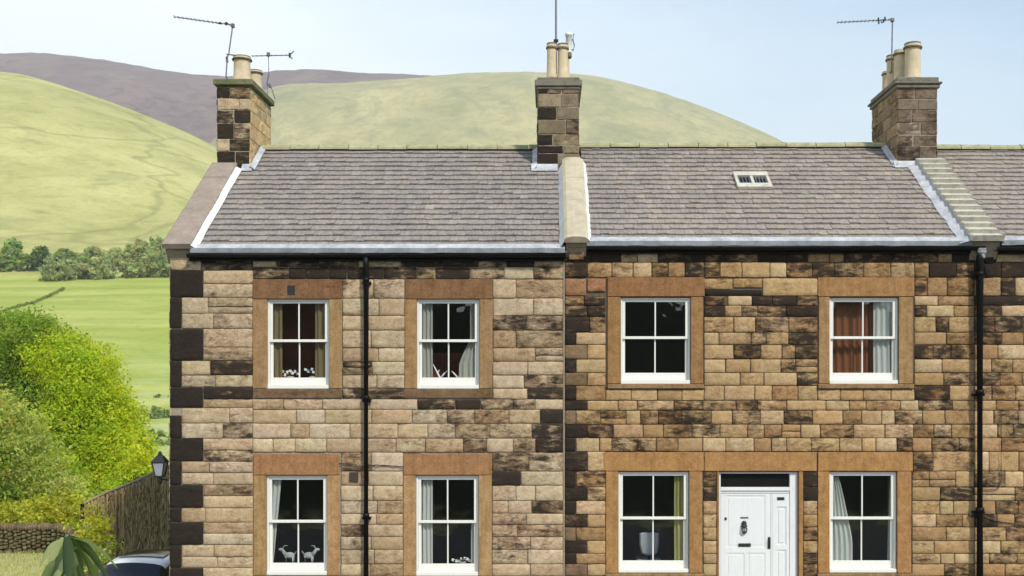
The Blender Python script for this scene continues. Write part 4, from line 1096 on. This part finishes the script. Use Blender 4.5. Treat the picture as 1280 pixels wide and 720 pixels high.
def goat(px,flip,label):
    y=.20; x=X(px,y); zb=Z(719)+.12; s=-1 if flip else 1; m=MB()
    m.ellipsoid((x,y,zb+.16),(.085,.04,.05),12,8)
    for dx in (-.055,.055):
        for dyy in (-.02,.02): m.tube([(x+dx,y+dyy,zb+.15),(x+dx*1.05,y+dyy,zb+.07),(x+dx,y+dyy,zb)],[.022,.014,.014],7)
    m.tube([(x+s*.06,y,zb+.17),(x+s*.10,y,zb+.22),(x+s*.115,y,zb+.25)],[.035,.026,.022],8)
    m.ellipsoid((x+s*.135,y,zb+.25),(.042,.022,.024),8,6)
    m.tube([(x+s*.11,y,zb+.265),(x+s*.08,y,zb+.31),(x+s*.03,y,zb+.31)],[.012,.009,.004],6)
    m.tube([(x-s*.08,y,zb+.18),(x-s*.11,y,zb+.23)],[.012,.006],6)
    o=m.build('animal_figurine',M['lace'],smooth=True,loc=(x,y,zb)); tag(o,label,'figurine','white animal figurines on the sill'); return o
goat(362,True,'white animal figurine facing left behind the ground floor window nearest the gable'); goat(386,False,'white animal figurine facing right behind the ground floor window nearest the gable')
# pale chair seen through the window left of the door
y=.75; e=empty('chair',(X(812,y),y,.9),'pale grey swivel chair with its back to the window left of the front door','chair')
mb=MB(); x=X(812,y); zc=Z(680,y); vs=[];nu=10;nv=10
for j in range(nv+1):
    for i in range(nu+1):
        u=i/nu*2-1; v=j/nv*2-1
        su=u*(1-.10*max(0,-v)**2)*.165*(1-.12*(v<0)*(-v)); k=(1-(abs(u)**6)*.06)
        vs.append((x+su,y+.05*u*u,zc+v*.185*(1-(abs(u)**4)*.10)))
mb.add(vs,[(j*(nu+1)+i,j*(nu+1)+i+1,(j+1)*(nu+1)+i+1,(j+1)*(nu+1)+i) for j in range(nv) for i in range(nu)])
o=mb.build('backrest',M['grey_plastic'],e,smooth=True); s_=o.modifiers.new('s','SOLIDIFY'); s_.thickness=.03
mb=MB(); mb.box(x-.2,x+.2,y+.05,y+.45,zc-.32,zc-.26,bev=.02); mb.build('seat',M['grey_plastic'],e)
mb=MB(); mb.tube([(x,y+.03,zc-.12),(x,y+.08,zc-.3)],.02,8); mb.tube([(x,y+.25,zc-.33),(x,y+.25,.25)],.025,8); mb.build('pedestal',M['black_metal'],e)
mb=MB()
for k in range(5):
    a=k*2*math.pi/5; mb.tube([(x,y+.25,.28),(x+.28*math.cos(a),y+.25+.28*math.sin(a),.2)],.018,6); mb.ellipsoid((x+.28*math.cos(a),y+.25+.28*math.sin(a),.16),(.03,.03,.03),8,6)
mb.build('base',M['black_metal'],e)

# ------------------------------------------------------------------ foliage
def leaves(name,lobes,parent,size,dens,cols,seed,squash=1.0,shell=.55,aspect=1.6,up=.35):
    """leaf-sized faces through the volume of uneven lobes; cols picked clump by clump"""
    g=np.random.default_rng(seed); V=[];T=[]
    for (cx,cy,cz,rx,ry,rz,ci) in lobes:
        nclump=max(6,int(dens*(rx*rz+ry*rz+rx*ry)/3.0))
        d=g.normal(size=(nclump,3)); d/=np.linalg.norm(d,axis=1)[:,None]
        rad=shell+(1-shell)*g.random(nclump)**.7
        rad*=1+.10*g.normal(size=nclump)
        cc=np.array([cx,cy,cz])+d*rad[:,None]*np.array([rx,ry,rz])
        csz=(.10+.12*g.random(nclump))*min(rx,rz)**.5*1.2*(1.5 if min(rx,rz)>2.2 else 1)
        nl=26
        off=g.normal(size=(nclump,nl,3))*csz[:,None,None]*np.array([1,1,.75])
        p=(cc[:,None,:]+off).reshape(-1,3); dd=np.repeat(d,nl,axis=0)
        n=dd*.6+g.normal(size=p.shape)*.8+np.array([0,0,up]); n/=np.linalg.norm(n,axis=1)[:,None]
        a=np.cross(n,g.normal(size=p.shape)); a/=np.linalg.norm(a,axis=1)[:,None]; b=np.cross(n,a)
        s=size*(.6+.8*g.random(len(p)))
        q=np.stack([p-a*s[:,None]*aspect*.5, p+b*s[:,None]*.36+n*s[:,None]*.08, p+a*s[:,None]*aspect*.5, p-b*s[:,None]*.36+n*s[:,None]*.08],axis=1)
        V.append(q.reshape(-1,3))
        base=np.array(cols[ci],dtype=float); cl=1+.2*g.normal(size=nclump); cl=np.clip(cl,.5,1.6)
        hue=g.normal(size=nclump)*.10
        c=base[None,:]*np.repeat(cl,nl)[:,None]*(1+.15*g.normal(size=len(p)))[:,None]
        c[:,0]*=1+np.repeat(hue,nl); c=np.clip(c,.004,.6)
        T.append(c)
    V=np.concatenate(V); T=np.concatenate(T); nq=len(T)
    w=np.array(parent.get('_w',(0,0,0))) if parent is not None else np.zeros(3)
    V=V-w
    me=bpy.data.meshes.new(name); me.vertices.add(nq*4); me.vertices.foreach_set('co',V.ravel())
    me.loops.add(nq*4); me.loops.foreach_set('vertex_index',np.arange(nq*4)); me.polygons.add(nq); me.polygons.foreach_set('loop_start',np.arange(nq)*4); me.polygons.foreach_set('loop_total',np.full(nq,4))
    ca=me.color_attributes.new('tint','FLOAT_COLOR','CORNER')
    cc=np.concatenate([np.repeat(T,4,axis=0),np.zeros((nq*4,1))],axis=1).astype(np.float32); ca.data.foreach_set('color',cc.ravel())
    me.materials.append(M['leaf']); me.update(); me.validate()
    o=bpy.data.objects.new(name,me); COL.objects.link(o)
    if parent is not None: o.parent=parent
    return o
def trunk(parent,base,h,r,limbs,seed,name='trunk'):
    q=random.Random(seed); mb=MB(); bx,by,bz=base
    pts=[(bx+q.uniform(-.1,.1)*k*.3,by,bz-.2+(h+.2)*k/4) for k in range(5)]
    mb.tube(pts,[r*1.3,r,r*.85,r*.7,r*.5],9)
    for k in range(limbs):
        a=q.uniform(0,6.28); l=h*q.uniform(.5,.9); s=Vector(pts[rng.choice([2,3])])
        e=s+Vector((math.cos(a)*l*.6,math.sin(a)*l*.6,l*.7)); m=s.lerp(e,.5)+Vector((0,0,-.1*l))
        mb.tube([s,m,e],[r*.5,r*.32,r*.1],6)
    return mb.build(name,M['bark'],parent,smooth=True)
BR=(.40,.49,.03); MIDG=(.23,.32,.045); DK=(.12,.18,.03); OL=(.40,.44,.12); YL=(.43,.43,.05); LM=(.50,.56,.035)
def T3(px,py,Yd): return ((px-CX)*Yd/F, Yd-D, CAMZ+(CY-py)*Yd/F)
def plant(name,label,cat,Yd,basepx,lobes,size,dens,cols,seed,group=None,tr=None,shell=.55,up=.35):
    x,y,_=T3(basepx,0,Yd); z=gz(x,y); e=empty(name,(x,y,z),label,cat,group)
    L=[]
    for (px,py,dY,rx,rz,ci) in lobes:
        c=T3(px,py,Yd+dY); k=(Yd+dY)/F; L.append((c[0],c[1],c[2],rx*k,(rx+rz)/2*k*.9,rz*k,ci))
    leaves('crown' if 'tree' in name else 'foliage',L,e,size,dens,cols,seed,shell=shell,up=up)
    if tr: trunk(e,(x,y,z),tr[0],tr[1],tr[2],seed)
    return e
cols=[BR,MIDG,DK,LM,OL,YL]
plant('broadleaf_tree','large bright green tree with a rounded crown below the fields','tree',46,70,
 [(40,438,1,50,44,1),(10,428,3,45,40,1),(75,455,0,45,42,0),(105,480,-1,44,44,0),(60,520,0,55,60,1),(100,540,-1,55,55,0),(135,520,0,38,45,3),(20,500,1,50,60,2),(150,575,-1,38,40,3),(120,600,-1,55,40,0),(60,600,0,60,40,1),(0,560,2,60,60,2),(120,470,1,28,40,3),(150,540,1,32,40,0),(30,415,2,40,25,1)],.09,150,cols,11,tr=(4.0,.28,5))
plant('young_tree','small lime green tree at the right foot of the large crown, left of the gable','tree',42,172,
 [(172,580,0,20,26,3),(180,560,0,14,18,3),(165,605,0,24,22,0),(185,598,0,12,20,0)],.10,110,cols,12,tr=(1.6,.09,5))
plant('conifer','tall olive conical conifer at the left edge of the photo','conifer',34,10,
 [(0,520,0,26,34,4),(15,550,0,42,42,4),(0,610,0,66,55,1),(40,590,-.3,38,50,4),(20,645,-.3,75,40,1),(65,630,-.5,38,42,4),(-40,600,0,40,80,1)],.085,110,cols,13,tr=(2.0,.14,4),shell=.75,up=-.2)
plant('round_shrub','rounded green shrub between the olive conifer and the large tree','shrub',38,82,
 [(80,590,0,22,24,0),(92,605,0,20,24,0),(70,610,0,26,26,1),(95,628,0,24,20,1)],.11,80,cols,14)
plant('flowering_shrub','yellow flowering shrub sprawling above the dry stone wall','shrub',30.6,60,
 [(30,645,.8,60,15,5),(75,635,.6,35,18,5),(100,650,.2,28,20,5),(60,650,.4,50,14,5),(-10,645,.8,40,16,5),(85,612,1.2,18,16,4)],.075,170,cols,15)
plant('yellow_shrub','golden shrub leaning on the left end of the brushwood fence','shrub',20.6,122,
 [(112,655,0,16,22,5),(122,672,0,18,22,5),(112,690,0,20,22,4),(130,690,-.1,14,20,4)],.05,260,cols,16)
# pale bushes in the field bottom beside the gable
for i,(px,py,Yd,rx,rz) in enumerate([(196,520,150,22,12),(176,545,120,18,10),(206,552,110,14,12),(203,500,175,14,6)]):
    plant('field_bush',['grey green bush low in the field beside the gable','pale bush half hidden by the bright tree','small bush just left of the gable above the lantern','faint bush highest in the field beside the gable'][i],'bush',Yd,px,[(px,py,0,rx,rz,0),(px+rx*.5,py+3,2,rx*.6,rz*.8,0)],.4,9,[(.30,.36,.17)],20+i,group='bushes in the field bottom')
# hedgerow trees far up the slope
tl=[(10,322,430,13,18,0),(17,309,432,8,14,0),(34,326,430,9,11,0),(52,322,430,11,12,1),(80,322,428,14,11,0),(100,325,428,12,8,0),(2,325,436,10,14,0)]
lab=['rounded tree in the far hedge line at the left edge','tallest pointed tree in the far hedge line','low tree right of the pointed far tree','darkest small tree alone in the far hedge line','broad tree near the middle of the far hedge line','low spreading tree right of the broad far tree','tree cut by the left edge of the photo in the far hedge line']
for i,(px,py,Yd,rx,rz,ci) in enumerate(tl):
    plant('hedgerow_tree',lab[i],'tree',Yd,px,[(px,py,0,rx,rz,ci),(px+rx*.5,py+rz*.35,2,rx*.7,rz*.7,ci),(px-rx*.5,py+rz*.4,-2,rx*.7,rz*.6,ci)],1.0,3.2,[(.34,.41,.15),(.17,.23,.08)],40+i,group='trees in the far hedge line',tr=(3,.3,3))
def hedge(name,label,pts,w,h,size,dens,col,seed,cat='hedge'):
    x,y=pts[0]; e=empty(name,(x,y,gz(x,y)),label,cat); L=[]
    q=random.Random(seed)
    for (a,b) in zip(pts,pts[1:]):
        d=math.dist(a,b); n=max(1,int(d/(w*.9)))
        for k in range(n):
            t=k/n; px_,py_=a[0]+(b[0]-a[0])*t,a[1]+(b[1]-a[1])*t; hh=h*q.uniform(.75,1.3)
            L.append((px_+q.uniform(-.2,.2)*w,py_+q.uniform(-.3,.3)*w,gz(px_,py_)+hh*.45,w*.7,w*.7,hh*.6,0))
    leaves('foliage',L,e,size,dens,[col],seed,shell=.6); return e
def G(px,Yd): return ((px-CX)*Yd/F,Yd-D)
hedge('hedge','thick grey green belt of bushes across the slope behind the gable',[G(66,400),G(90,404),G(130,408),G(170,413),G(215,420),G(300,430)],7,7.5,1.0,2.4,(.36,.40,.21),61)
hedge('hedge','second higher row of bushes on the slope behind the green belt',[G(118,432),G(150,446),G(185,458),G(215,470),G(300,490)],7,7,1.0,2.2,(.42,.45,.22),62)
hedge('field_hedge','low dark hedge line crossing the green field',[G(-60,292),G(0,306),G(40,328),G(80,372)],1.0,.5,.3,6.0,(.28,.34,.10),63)


# grass on the lawn: uncountable
g=np.random.default_rng(5); mb=MB()
for k in range(5200):
    Yd=g.uniform(24.5,29.8); px=g.uniform(-60,110); x,y=G(px,Yd); z=gz(x,y); h=g.uniform(.05,.13); a=g.uniform(0,3.14); dx,dy_=math.cos(a)*.012,math.sin(a)*.012; lx,ly=g.uniform(-.05,.05,2); c=g.uniform(.8,1.25)
    mb.add([(x-dx,y-dy_,z),(x+dx,y+dy_,z),(x+lx,y+ly,z+h)],[(0,1,2)],(.46*c,.46*c,.22*c,0))
tag(mb.build('grass',M['leaf']),'pale rough grass on the lawn before the dry stone wall','grass',kind='stuff')

# dry stone wall
e=empty('dry_stone_wall',(*G(40,29.6),gz(*G(40,29.6))),'low mossy dry stone wall with a cope, behind the pale lawn','wall')
core=MB(); cope=MB()
def wl(px):
    Yd=29.6-(max(0,px-60)/45)**2*1.2; x,y=G(px,Yd); return x,y
px=-140
top0=lambda px: .80-.25*sst((px-70)/40)
while px<104:
    x,y=wl(px); x2,y2=wl(px+6); z=gz(x,y)-.1; zt=gz(x,y)+top0(px)-.2
    zz=z
    while zz<zt:
        h=rng.uniform(.08,.14); r=rng.uniform(.9,1.1)
        c=jit((.14,.13,.075),.35)
        core.ellipsoid(((x+x2)/2+rng.uniform(-.03,.03),(y+y2)/2-.02,zz+h/2),(.075*r,.16,h*.56),7,5,(c[0],c[1],c[2],.2),.25); zz+=h*.95
    px+=6*rng.uniform(.8,1.15)
px=-140
while px<102:
    x,y=wl(px); z=gz(x,y)+top0(px)-.18; c=jit((.19,.155,.10),.3)
    cope.ellipsoid((x,y,z+.08),(.042,.17,.115*rng.uniform(.85,1.15)),7,6,(c[0],c[1],c[2],.3),.2); px+=3.3
core.build('stonework',M['stone'],e,smooth=True); cope.build('cope_stones',M['stone'],e,smooth=True)

# brushwood fence
e=empty('brushwood_fence',(*G(106,22),gz(*G(106,22))),'tall brown brushwood fence running back beside the gable','fence')
tw=MB(); p0=Vector((*G(106,21.6),0)); p1=Vector((-8.9,13.0,0))
def ftop(t):
    Yd=(p0.y+(p1.y-p0.y)*t)+D; px=CX+F*(p0.x+(p1.x-p0.x)*t)/Yd
    py=lerp_tab(px,[(100,632),(125,619),(150,609),(170,601),(190,591),(205,585),(215,580),(240,568),(300,545)])
    return CAMZ+(CY-py)*Yd/F
N=1500
L=(p1-p0).length; dirv=(p1-p0).normalized(); nr=Vector((dirv.y,-dirv.x,0))
for k in range(N*12):
    t=rng.random(); p=p0.lerp(p1,t); zb=gz(p.x,p.y); zt=ftop(t); H=zt-zb
    if k<200: za,zc=zb,zt-rng.uniform(0,.03)
    else:
        ln=rng.uniform(.06,.26); za=zb+rng.uniform(0,max(.1,H-ln)); zc=min(za+ln,zt)
    off=nr*rng.uniform(-.02,.09); lean=dirv*rng.uniform(-.09,.09); r=rng.uniform(.008,.024)
    c=rng.choice([(.42,.30,.14),(.48,.35,.18),(.22,.15,.07),(.56,.44,.25),(.36,.29,.11),(.44,.31,.17)]); c=jit(c,.3)
    a=p+off; b=a+lean+nr*rng.uniform(-.02,.03)
    tw.tube([(a.x,a.y,za),(b.x,b.y,zc)],[r,r*.6],4,(c[0],c[1],c[2],0),cap=False)
tw.build('brushwood',M['twig'],e)
bk=MB(); n=20
vs=[]
for k in range(n+1):
    t=k/n; p=p0.lerp(p1,t)-nr*.05; q=p-nr*.04; vs+=[(p.x,p.y,gz(p.x,p.y)-.1),(p.x,p.y,ftop(t)-.02),(q.x,q.y,gz(p.x,p.y)-.1),(q.x,q.y,ftop(t)-.02)]
fs=[]
for k in range(n): a=4*k;b=a+4; fs+=[(a,b,b+1,a+1),(a+2,a+3,b+3,b+2),(a+1,b+1,b+3,a+3)]
bk.add(vs,fs); bk.build('backing_board',mat_simple('dark_fence_board',(.07,.052,.03),.9,.4,8),e)
cp=MB(); cp.tube([(p.x,p.y,ftop(t)+.0) for t,p in [(k/n,p0.lerp(p1,k/n)) for k in range(n+1)]],.028,6); cp.build('top_rail',mat_simple('pale_rail',(.30,.25,.15),.9,.2,10),e)

# broad-leaved plant in the near left corner
Yd=15.0; bx,by=G(93,Yd); bz=gz(bx,by)
e=empty('broad_leaved_plant',(bx,by,bz),'large plant with long arching green leaves in the lower left corner','plant')
lf=MB(); q=random.Random(4)
def bigleaf(base,tip,width,col,droop=.25,roll=0.0):
    b=Vector(base); t=Vector(tip); d=t-b; side=d.cross(Vector((0,1,.25))).normalized()
    side=(Matrix.Rotation(roll,3,d.normalized())@side)
    n=12; vs=[]
    for k in range(n+1):
        u=k/n; c=b.lerp(t,u)+Vector((0,0,droop*math.sin(u*math.pi)))
        w=width*math.sin(math.pi*min(1,(u*.93+.07)))**.7*(1-.25*u)
        nn=side.cross(d).normalized()
        vs+=[tuple(c-side*w+nn*w*.35),tuple(c-side*w*.5+nn*w*.1),tuple(c),tuple(c+side*w*.5+nn*w*.1),tuple(c+side*w+nn*w*.35)]
    fs=[(5*k+i,5*k+i+1,5*k+5+i+1,5*k+5+i) for k in range(n) for i in range(4)]
    lf.add(vs,fs,(*jit(col,.2,q),0))
G1=(.085,.14,.05);G2=(.17,.23,.09);G3=(.30,.34,.18)
for (pa,pb,w,c,roll) in [((86,672),(140,735),.11,G1,.4),((86,670),(122,745),.10,G1,.9),((84,668),(104,750),.10,G2,-.4),((82,668),(84,750),.11,G1,.2),((80,672),(58,745),.09,G3,-.6),((84,672),(148,712),.075,G2,1.2),((78,680),(70,730),.07,G2,.3),((88,690),(118,708),.07,G3,.9),((76,676),(48,712),.055,G3,.5),((90,700),(95,760),.12,G1,0.2)]:
    a=T3(*pa,Yd); b=T3(*pb,Yd-.3+q.uniform(-.2,.2)); bigleaf(a,b,w,c,.10,roll)
for k in range(22):
    a=q.uniform(0,6.28); l=q.uniform(.35,.7); top=Vector(T3(84,672,Yd)); b0=Vector((bx-.05+.05*math.cos(a),by+.1*math.sin(a),top.z-q.uniform(.1,.9)))
    tip=b0+Vector((math.cos(a)*l*.55,math.sin(a)*l*.55,-q.uniform(.25,.6))); bigleaf(b0,tip,q.uniform(.06,.10),q.choice([G1,G2,G1,G3]),.12,q.uniform(-.5,.5))
lf.build('leaf',M['leaf'],e,smooth=True)
mb=MB(); top=T3(84,668,Yd); mb.tube([(bx,by,bz-.05),(bx-.03,by,(bz+top[2])/2),top],[.05,.045,.03],8)
a=T3(62,655,Yd+.3); mb.build('stem',mat_simple('green_stem',(.10,.14,.05),.7,.3,20),e,smooth=True)

# ------------------------------------------------------------------ car (end on, beside the gable)
cxx=X(161,2.0); cy0=.25; gzc=-.75
e=empty('parked_car',(cxx,2.2,gzc),'silver parked car with a dark glass roof panel beside the gable','car')
# stations: (y from front, z bottom, z belt, z top, half width belt, half width top)
ST=[(0,.35,.62,.66,.66,.55),(.12,.24,.70,.78,.78,.64),(.6,.22,.84,.92,.83,.68),(1.1,.22,.92,.98,.84,.68),(1.65,.22,.94,1.22,.84,.60),(1.98,.22,.95,1.40,.84,.55),(2.4,.22,.96,1.455,.84,.565),(3.0,.22,.97,1.45,.84,.55),(3.4,.22,.98,1.40,.83,.53),(3.72,.24,.97,1.12,.80,.60),(3.86,.30,.90,.94,.72,.60)]
b=MB(); vs=[]
def carpt(st,k):
    y_,zb,zl,zt,wb,wt=st
    ring=[(-wb*.93,zb),(-wb,zb+.2),(-wb,zl-.06),(-wb*.97,zl),(-(wt+(wb-wt)*.35),zl+(zt-zl)*.55),(-wt,zt-.03),(-wt*.80,zt+.006),(-wt*.4,zt+.028),(0,zt+.035)]
    ring+=[(-a,c) for a,c in reversed(ring[:-1])]
    return ring
nr_=17
for st in ST: vs+=[(cxx+a,cy0+st[0],gzc+c) for a,c in carpt(st,0)]
fs=[(i*nr_+k,i*nr_+k+1,(i+1)*nr_+k+1,(i+1)*nr_+k) for i in range(len(ST)-1) for k in range(nr_-1)]
fs+=[(i*nr_+nr_-1,i*nr_,(i+1)*nr_,(i+1)*nr_+nr_-1) for i in range(len(ST)-1)]
fs+=[tuple(range(nr_-1,-1,-1)),tuple((len(ST)-1)*nr_+k for k in range(nr_))]
b.add(vs,fs); body=b.build('body',M['silver'],e,smooth=True); body.modifiers.new('s','SUBSURF').levels=1; body.modifiers['s'].render_levels=2
def panel(name,i0,i1,k0,k1,mat,off=.012,shr=.06):
    m=MB(); n=8; vs=[]
    for a in range(n+1):
        for c in range(n+1):
            u=shr+(1-2*shr)*a/n; v=shr+(1-2*shr)*c/n
            ii=i0+(i1-i0)*u; kk=k0+(k1-k0)*v; i=min(int(ii),len(ST)-2); fi=ii-i; k=min(int(kk),nr_-2); fk=kk-k
            r0=carpt(ST[i],0); r1=carpt(ST[i+1],0)
            p=lambda r:(r[k][0]+(r[k+1][0]-r[k][0])*fk,r[k][1]+(r[k+1][1]-r[k][1])*fk)
            A0=p(r0);A1=p(r1); xx=A0[0]+(A1[0]-A0[0])*fi; zz=A0[1]+(A1[1]-A0[1])*fi; yy=ST[i][0]+(ST[i+1][0]-ST[i][0])*fi
            nx=.9*xx/.8 if abs(xx)>.5 else 0; 
            vs.append((cxx+xx+off*(1 if xx>0 else -1)*(abs(xx)>.56),cy0+yy-(off if name=='windscreen' else 0)+(off if name=='rear_window' else 0),gzc+zz+off))
    m.add(vs,[(a*(n+1)+c,a*(n+1)+c+1,(a+1)*(n+1)+c+1,(a+1)*(n+1)+c) for a in range(n) for c in range(n)])
    return m.build(name,M[mat],e,smooth=True)
panel('windscreen',3,5,4,12,'dark_glass',.02); panel('sunroof',5.7,7.8,6.1,9.9,'dark_glass',.010,.03); panel('rear_window',8,9.6,4.4,11.6,'dark_glass',.02)
panel('side_window',4.2,8.6,3.2,4.9,'dark_glass',.008,.04); panel('side_window',4.2,8.6,11.1,12.8,'dark_glass',.008,.04)
for sx in (-1,1):
    for yy in (.75,3.15):
        t=MB(); t.tube([(cxx+sx*.66,cy0+yy,gzc+.31),(cxx+sx*.86,cy0+yy,gzc+.31)],.31,24); wv=t.build('wheel',M['rubber'],e,smooth=False,bevel=.03)
        t=MB(); t.tube([(cxx+sx*.80,cy0+yy,gzc+.31),(cxx+sx*.875,cy0+yy,gzc+.31)],.2,20); t.build('rim',M['silver'],wv)
    t=MB(); t.ellipsoid((cxx+sx*.58,cy0+.1,gzc+.66),(.15,.1,.07)); t.build('headlight',M['lamp_lens'],e,smooth=True)
    t=MB(); t.ellipsoid((cxx+sx*.95,cy0+1.45,gzc+1.0),(.09,.06,.06)); t.tube([(cxx+sx*.82,cy0+1.45,gzc+.98),(cxx+sx*.92,cy0+1.45,gzc+.99)],.02,6); t.build('mirror',M['silver'],e,smooth=True)
t=MB(); t.box(cxx-.4,cxx+.4,cy0-.03,cy0+.05,gzc+.42,gzc+.56,bev=.02); t.build('grille',M['black_metal'],e)

# ------------------------------------------------------------------ camera, light, sky, air
cam=bpy.data.cameras.new('camera'); co=bpy.data.objects.new('camera',cam); COL.objects.link(co)
co.location=(0,-D,CAMZ); co.rotation_euler=(R(90),0,0); cam.sensor_width=36; cam.lens=36*F/1280
cam.shift_x=-(CX-640)/1280; cam.shift_y=(CY-360)/1280; cam.clip_end=20000; cam.clip_start=.1
sc.camera=co
SAZ,SEL=34,43      # sun: degrees right of the view axis behind the camera, elevation
dv=Vector((math.sin(R(SAZ))*math.cos(R(SEL)),-math.cos(R(SAZ))*math.cos(R(SEL)),math.sin(R(SEL))))
sun=bpy.data.lights.new('sun','SUN'); so=bpy.data.objects.new('sun',sun); COL.objects.link(so)
sun.energy=3.0; sun.angle=R(5); sun.color=(1,.92,.78); so.rotation_euler=dv.to_track_quat('Z','Y').to_euler(); so.location=(10,-10,20)
w=bpy.data.worlds.new('World'); sc.world=w; w.use_nodes=True; nt=w.node_tree
for n in list(nt.nodes): nt.nodes.remove(n)
out=nt.nodes.new('ShaderNodeOutputWorld'); bg=nt.nodes.new('ShaderNodeBackground'); sky=nt.nodes.new('ShaderNodeTexSky')
sky.sky_type='NISHITA'; sky.sun_disc=False; sky.sun_elevation=R(SEL); sky.sun_rotation=math.atan2(dv.x,dv.y); sky.air_density=1.25; sky.dust_density=.35; sky.ozone_density=1.6; sky.altitude=200
# thin high cloud: a veil of near-white over the blue, thicker to the left and near the horizon
tc=nt.nodes.new('ShaderNodeTexCoord'); sp=nt.nodes.new('ShaderNodeSeparateXYZ'); nt.links.new(tc.outputs['Generated'],sp.inputs[0])
def wm(op,a,b=0.0,c=False):
    n=nt.nodes.new('ShaderNodeMath'); n.operation=op; n.use_clamp=c
    for k,v in ((0,a),(1,b)):
        if isinstance(v,bpy.types.NodeSocket): nt.links.new(v,n.inputs[k])
        else: n.inputs[k].default_value=v
    return n.outputs[0]
mp=nt.nodes.new('ShaderNodeMapping'); mp.inputs['Scale'].default_value=(1.6,1.6,7); nt.links.new(tc.outputs['Generated'],mp.inputs['Vector'])
nz=nt.nodes.new('ShaderNodeTexNoise'); nz.inputs['Scale'].default_value=1.8; nz.inputs['Detail'].default_value=6; nz.inputs['Roughness'].default_value=.55; nt.links.new(mp.outputs[0],nz.inputs['Vector'])
veil=wm('ADD',wm('ADD',wm('MULTIPLY',nz.outputs['Fac'],.45),.23),wm('MULTIPLY',sp.outputs[0],-1.05))
veil=wm('ADD',veil,wm('MULTIPLY',sp.outputs[2],-2.2))
veil=wm('MULTIPLY',wm('ADD',veil,.93,True),.97,True)
mx=nt.nodes.new('ShaderNodeMix'); mx.data_type='RGBA'; nt.links.new(veil,mx.inputs[0]); tn=nt.nodes.new('ShaderNodeMix'); tn.data_type='RGBA'; tn.blend_type='MULTIPLY'; tn.inputs[0].default_value=1; nt.links.new(sky.outputs[0],tn.inputs[6]); tn.inputs[7].default_value=(.90,1.20,1.32,1); nt.links.new(tn.outputs[2],mx.inputs[6]); mx.inputs[7].default_value=(9.3,10.0,10.15,1)
nt.links.new(mx.outputs[2],bg.inputs[0]); bg.inputs[1].default_value=.092; nt.links.new(bg.outputs[0],out.inputs[0])

HAZE=True
if HAZE:
    t=NT('air'); pv=t.n('ShaderNodeVolumePrincipled',{'Color':(.95,.97,.98,1),'Density':.0002,'Anisotropy':.2})
    t.nt.links.new(pv.outputs[0],t.out.inputs['Volume'])
    mb=MB(); mb.box(-5200,5200,-420,3950,-60,840); h=mb.build('haze',t.m); tag(h,kind='stuff'); h['label']='thin haze over the far hills'; h['category']='haze'
sc.cycles.volume_bounces=0; sc.cycles.max_bounces=8; sc.cycles.transparent_max_bounces=12; sc.cycles.diffuse_bounces=4
sc.cycles.use_denoising=True
sc.view_settings.view_transform='Standard'; sc.view_settings.look='None'; sc.view_settings.gamma=1; sc.view_settings.exposure=.62
for o in bpy.data.objects:
    if '_w' in o: del o['_w']
